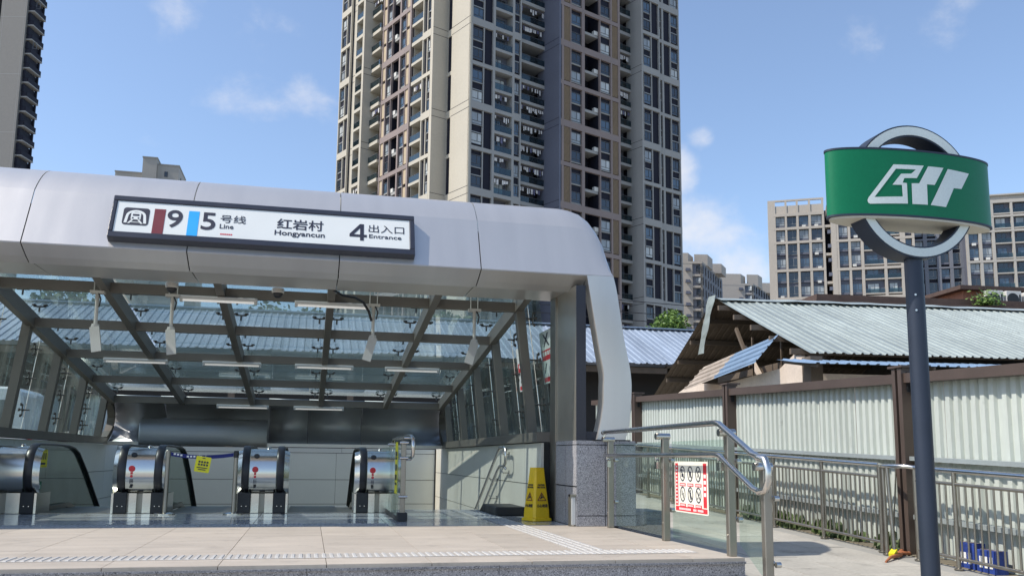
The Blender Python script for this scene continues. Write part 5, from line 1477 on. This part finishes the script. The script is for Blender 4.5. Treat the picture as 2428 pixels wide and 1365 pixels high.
m = MB(); m.fbox(FA,13.7,14.9,-10,.6,0,58); m.build('side_wall', 'apt_beige', ap)
for k in range(6):
    p = Vector((FA[0],FA[1],0))+Vector((FA[2],FA[3],0))*13.0+Vector((FA[4],FA[5],0))*.9
    z = 55.9-3.3*k*1.0
    m = MB(); m.fbox(FA,12.95,13.69,.1,.55,z,z+.7); m.fbox(FA,12.9,13.69,.05,.6,z-.12,z-.001)
    m.build('wall_air_conditioner', 'tower_slate', ap)
cols([(15.3,17.3,'w'),(17.8,19.9,'w'),(20.5,24.6,'b'),(25.2,28.1,'b'),(29.2,30.6,'w')], .6, 0, 58.5, 'apt_beige','tower_slate', [(57.2,.5),(50.6,.55),(44.0,.6),(37.4,.6)])
cols([(31.6,33.4,'w'),(34.2,36.0,'d'),(36.8,38.6,'w'),(39.3,40.9,'d')], -3.0, 0, 57.5, 'apt_slate','dark_panel', [(57.2,.5),(50.6,.4),(44.0,.4),(37.4,.4)])
cols([(41.9,43.9,'w'),(44.5,46.5,'w'),(47.1,50.4,'b'),(50.9,55.5,'b'),(56.2,60.0,'b')], .8, 0, 57.8, 'apt_grey','tower_slate', [(57.4,.7),(54.1,.45),(50.8,.45),(44.2,.5),(37.6,.5)])
m = MB(); m.fbox(FA,41.5,61,-8,.4,57.8,58.7); m.fbox(FA,41.2,61,-8,.9,58.7,59.0); m.build('roof_parapet', 'apt_grey', ap)
m = MB(); m.fbox(FA,13,41.5,-9,-1,57.5,59.6); m.build('roof_parapet', 'apt_beige', ap)

# two smaller blocks between the tower and the flats
def corner_block(name, label, c, dl, dr, wl, wr_, ztop, zmin, boxes):
    t = thing(name, label, 'building', (c[0],c[1],0))
    n1 = math.hypot(*dl); n2_ = math.hypot(*dr)
    Fl = (c[0],c[1],dl[0]/n1,dl[1]/n1,-dr[0]/n2_,-dr[1]/n2_); Fr = (c[0],c[1],dr[0]/n2_,dr[1]/n2_,-dl[0]/n1,-dl[1]/n1)
    m = MB(); m.fbox(Fl,0,wl,-wr_,-.5,0,ztop-.3); m.build('core', 'apt_slate', t)
    m = MB(); m.fbox(Fl,2.6,wl,-.5,0,0,ztop); m.fbox(Fl,-.0,.45,-.5,0,0,ztop); m.fbox(Fl,0,wl,-.499,.05,ztop-.5,ztop+.1); m.build('end_wall', 'apt_beige', t)
    m = MB(); m.fbox(Fr,0,wr_,-.5,.06,ztop-.45,ztop+.05)
    for k in range(int(wr_/3)+1): m.fbox(Fr,3*k,3*k+.45,-.5,0,0,ztop-.45)
    m.build('side_frame', 'apt_grey', t)
    z = zmin; 
    while z < ztop-2.5:
        s_ = MB(); s_.fbox(Fl,.45,2.6,-.5,.03,z-.3,z+.25); s_.build('balcony', 'apt_beige', t)
        window(t, Fl, 1.5, -.4, z+.9, 2.0, 1.6)
        for k in range(int(wr_/3)): window(t, Fr, 3*k+1.7, -.4, z+.5, 2.2, 2.1)
        a_ = MB(); a_.fbox(Fl,3.0,4.3,.02,.6,z+1.0,z+1.15); a_.fbox(Fl,3.1,4.2,.05,.5,z+1.15,z+1.75); a_.build('wall_air_conditioner', 'tower_slate', t)
        z += 3.0
    for k, (u0, u1, n0, n1_, h_) in enumerate(boxes):
        m = MB(); m.fbox(Fl,u0,u1,n0,n1_,ztop-.2,ztop+h_); m.build('roof_box', 'apt_beige', t)
corner_block('corner_flats', 'narrow block of flats with wall air conditioners right of the tower', (96.6,205.6), (-1,.2), (.62,.79), 9, 24, 51.5, 24, [(4.0,8.5,-7,-1.5,2.6),(-.5,3.0,-10,-4,2.8),(-2.,1.,-20,-14,2.4)])
corner_block('distant_flats', 'more distant beige block of flats left of the long block', (129.0,239.4), (-1,.2), (.68,.73), 11, 22, 54.0, 36, [(4.,11.,-6,-1,3.2),(-.5,3.,-9,-4,3.6),(-2,2,-20,-15,3)])
# roof tops showing above the canopy
def rooftop(name, label, boxes):
    t = thing(name, label, 'building', (boxes[0][0],boxes[0][2],0))
    for i, (x0,x1,y0,y1,z1) in enumerate(boxes):
        m = MB(); m.box(x0,x1,y0,y1,0,z1); m.build('block', 'apt_grey', t)
        m = MB(); m.box(x0-.15,x1+.15,y0-.15,y1+.15,z1+.001,z1+.35); m.build('coping', 'tower_grey', t)
    return t
rt = rooftop('stair_tower_building', 'grey roof block with small windows peeping over the canopy', [(-48.3,-44.6,252,262,82.4),(-44.59,-38.9,253,266,80.9)])
FT = (-44.6,253,1,0,0,-1); window(rt, FT, 2.4, .02, 77.6, .9, 1.5, 'window_frame', 'pane_dark'); FT = (-38.9,253,0,1,1,0); window(rt, FT, 4., .02, 77.0, 1.0, 1.6, 'window_frame', 'pane_dark')
rooftop('low_roof_building', 'flat grey roof edge left of the roof block above the canopy', [(-56.5,-48.6,258,270,79.6)])
rooftop('small_roof_building', 'sliver of grey roof above the canopy seam', [(-37.4,-34.2,268,280,80.3)])

# ------------------------------------------------------------------ trees, cables, van
def tree(name, label, x, y, h, rad, mat, n=5200, trunk=.18, group=None, seed=1, z0=0., leafs=.30):
    r = random.Random(seed)
    t = thing(name, label, 'tree', (x,y,z0), group)
    m = MB(); m.tube([(x,y,z0),(x+.1,y,z0+h*.25),(x-.05,y+.1,z0+h*.5),(x+.05,y,z0+h*.8)], [trunk,trunk*.8,trunk*.55,trunk*.2], 8)
    cl = []
    for k in range(13):
        a = r.uniform(0,6.28); q = rad*r.uniform(.25,.8); zz = z0+h*r.uniform(.42,.9); cl.append((x+q*math.cos(a), y+q*math.sin(a), zz, rad*r.uniform(.28,.5)))
        m.tube([(x,y,z0+h*r.uniform(.3,.5)),((x+cl[-1][0])/2,(y+cl[-1][1])/2,zz-.5),(cl[-1][0],cl[-1][1],zz)], [trunk*.4,trunk*.25,.02], 5)
    cl.append((x,y,z0+h*.86,rad*.5))
    m.build('trunk', 'bark', t, smooth=60)
    v = []; f = []
    for k in range(n):
        cx_, cy_, cz_, cr = cl[r.randrange(len(cl))]
        d = Vector((r.gauss(0,1),r.gauss(0,1),r.gauss(0,1))).normalized()*cr*(r.random()**.45)
        p = Vector((cx_,cy_,cz_))+Vector((d.x,d.y,d.z*.75))
        a = Vector((r.gauss(0,1),r.gauss(0,1),r.gauss(0,.6))).normalized(); b = a.cross(Vector((r.gauss(0,1),r.gauss(0,1),r.gauss(0,1)))).normalized()
        s_ = leafs*r.uniform(.6,1.2); i = len(v)
        v += [p-a*s_*.5, p+b*s_*.25, p+a*s_*.5, p-b*s_*.25]; f.append((i,i+1,i+2,i+3))
    me = bpy.data.meshes.new('crown'); me.from_pydata(v, [], f); me.materials.append(MAT[mat]); put('crown', me, t)
tree('leafy_tree', 'bright green tree top between the blue roof and the flats', 19.9, 46.5, 9.8, 2.1, 'leaf_bright', 6000, seed=5, leafs=.26)
bt_ = [(-19,46,8.6,3.2),(-13,50,9.6,3.4),(-8,52,9.2,3.2),(-2.5,51,9.8,3.3),(3.0,52,9.4,3.2),(7.8,50,9.5,3.0)]
lab = ['at the far left', 'behind the left roof panes', 'behind the second row of panes', 'in the middle of the roof panes', 'right of the middle', 'nearest the right side glass']
for k, (x, y, h, rad) in enumerate(bt_):
    tree('background_tree', 'dark tree seen through the glass roof, '+lab[k], x, y, h, rad, 'leaf', 3600, seed=20+k, group='trees behind the blue roofed shed', leafs=.42)
rs = random.Random(9); v = MB()
m = MB()
for k in range(420):
    d = Vector((rs.gauss(0,.45),rs.gauss(0,.25),abs(rs.gauss(0,.32)))); p = Vector((37.3,42.2,9.75))+d; a = Vector((rs.gauss(0,1),rs.gauss(0,1),rs.gauss(0,1))).normalized(); b = a.orthogonal().normalized(); s_ = .13
    m.add([p-a*s_,p+b*s_*.5,p+a*s_,p-b*s_*.5], [(0,1,2,3)])
tag(m.build('roof_shrub', 'leaf_bright', fix=False), 'small green shrub growing on the brick cornice', 'shrub')
for k, (za, zb_) in enumerate(((12.0,11.5),(11.1,10.8),(10.45,10.35))):
    pts = [(6+2.9*i, 58.6-.65*i*.32*1.0, (za+.9)*(1-i/12)+(zb_-.3)*i/12-.9*math.sin(math.pi*i/12)*.35) for i in range(13)]
    m = MB(); m.tube(pts, .028, 5)
    tag(m.build('overhead_cable', 'black', smooth=60), ['uppermost','middle','lowest'][k]+' of three thin cables crossing in front of the tower foot', 'cable', 'overhead cables')
vn = thing('parked_van', 'white van parked behind the left side glass of the canopy', 'van', (-8.4, 22.2, 0))
vp = [(-10.6,.35),(-6.15,.35),(-6.05,.9),(-6.1,1.25),(-6.2,2.1),(-6.35,2.24),(-9.2,2.26),(-9.9,1.35),(-10.55,1.15),(-10.7,.7)]
m = MB(); m.prism(vp, lambda a, b, d: (a,d,b), 21.3, 23.1); m.build('body', 'van_white', vn, bevel=.05)
for a, b in ((-6.95,-6.35),(-7.85,-7.1),(-8.9,-8.0)):
    m = MB(); m.box(a,b,21.285,21.298,1.35,1.95); m.build('side_window', 'pane_dark', vn)
for a in (-7.0,-9.8):
    m = MB(); m.tube([(a,21.28,.33),(a,21.5,.33)], .33, 18); w_ = m.build('wheel', 'tyre', vn, smooth=40)
    m = MB(); m.tube([(a,21.27,.33),(a,21.279,.33)], .18, 14); m.build('hub', 'steel_rail', w_)
m = MB(); m.box(-6.05,-6.02,21.4,21.6,.9,1.25); m.build('rear_lamp', 'red', vn)
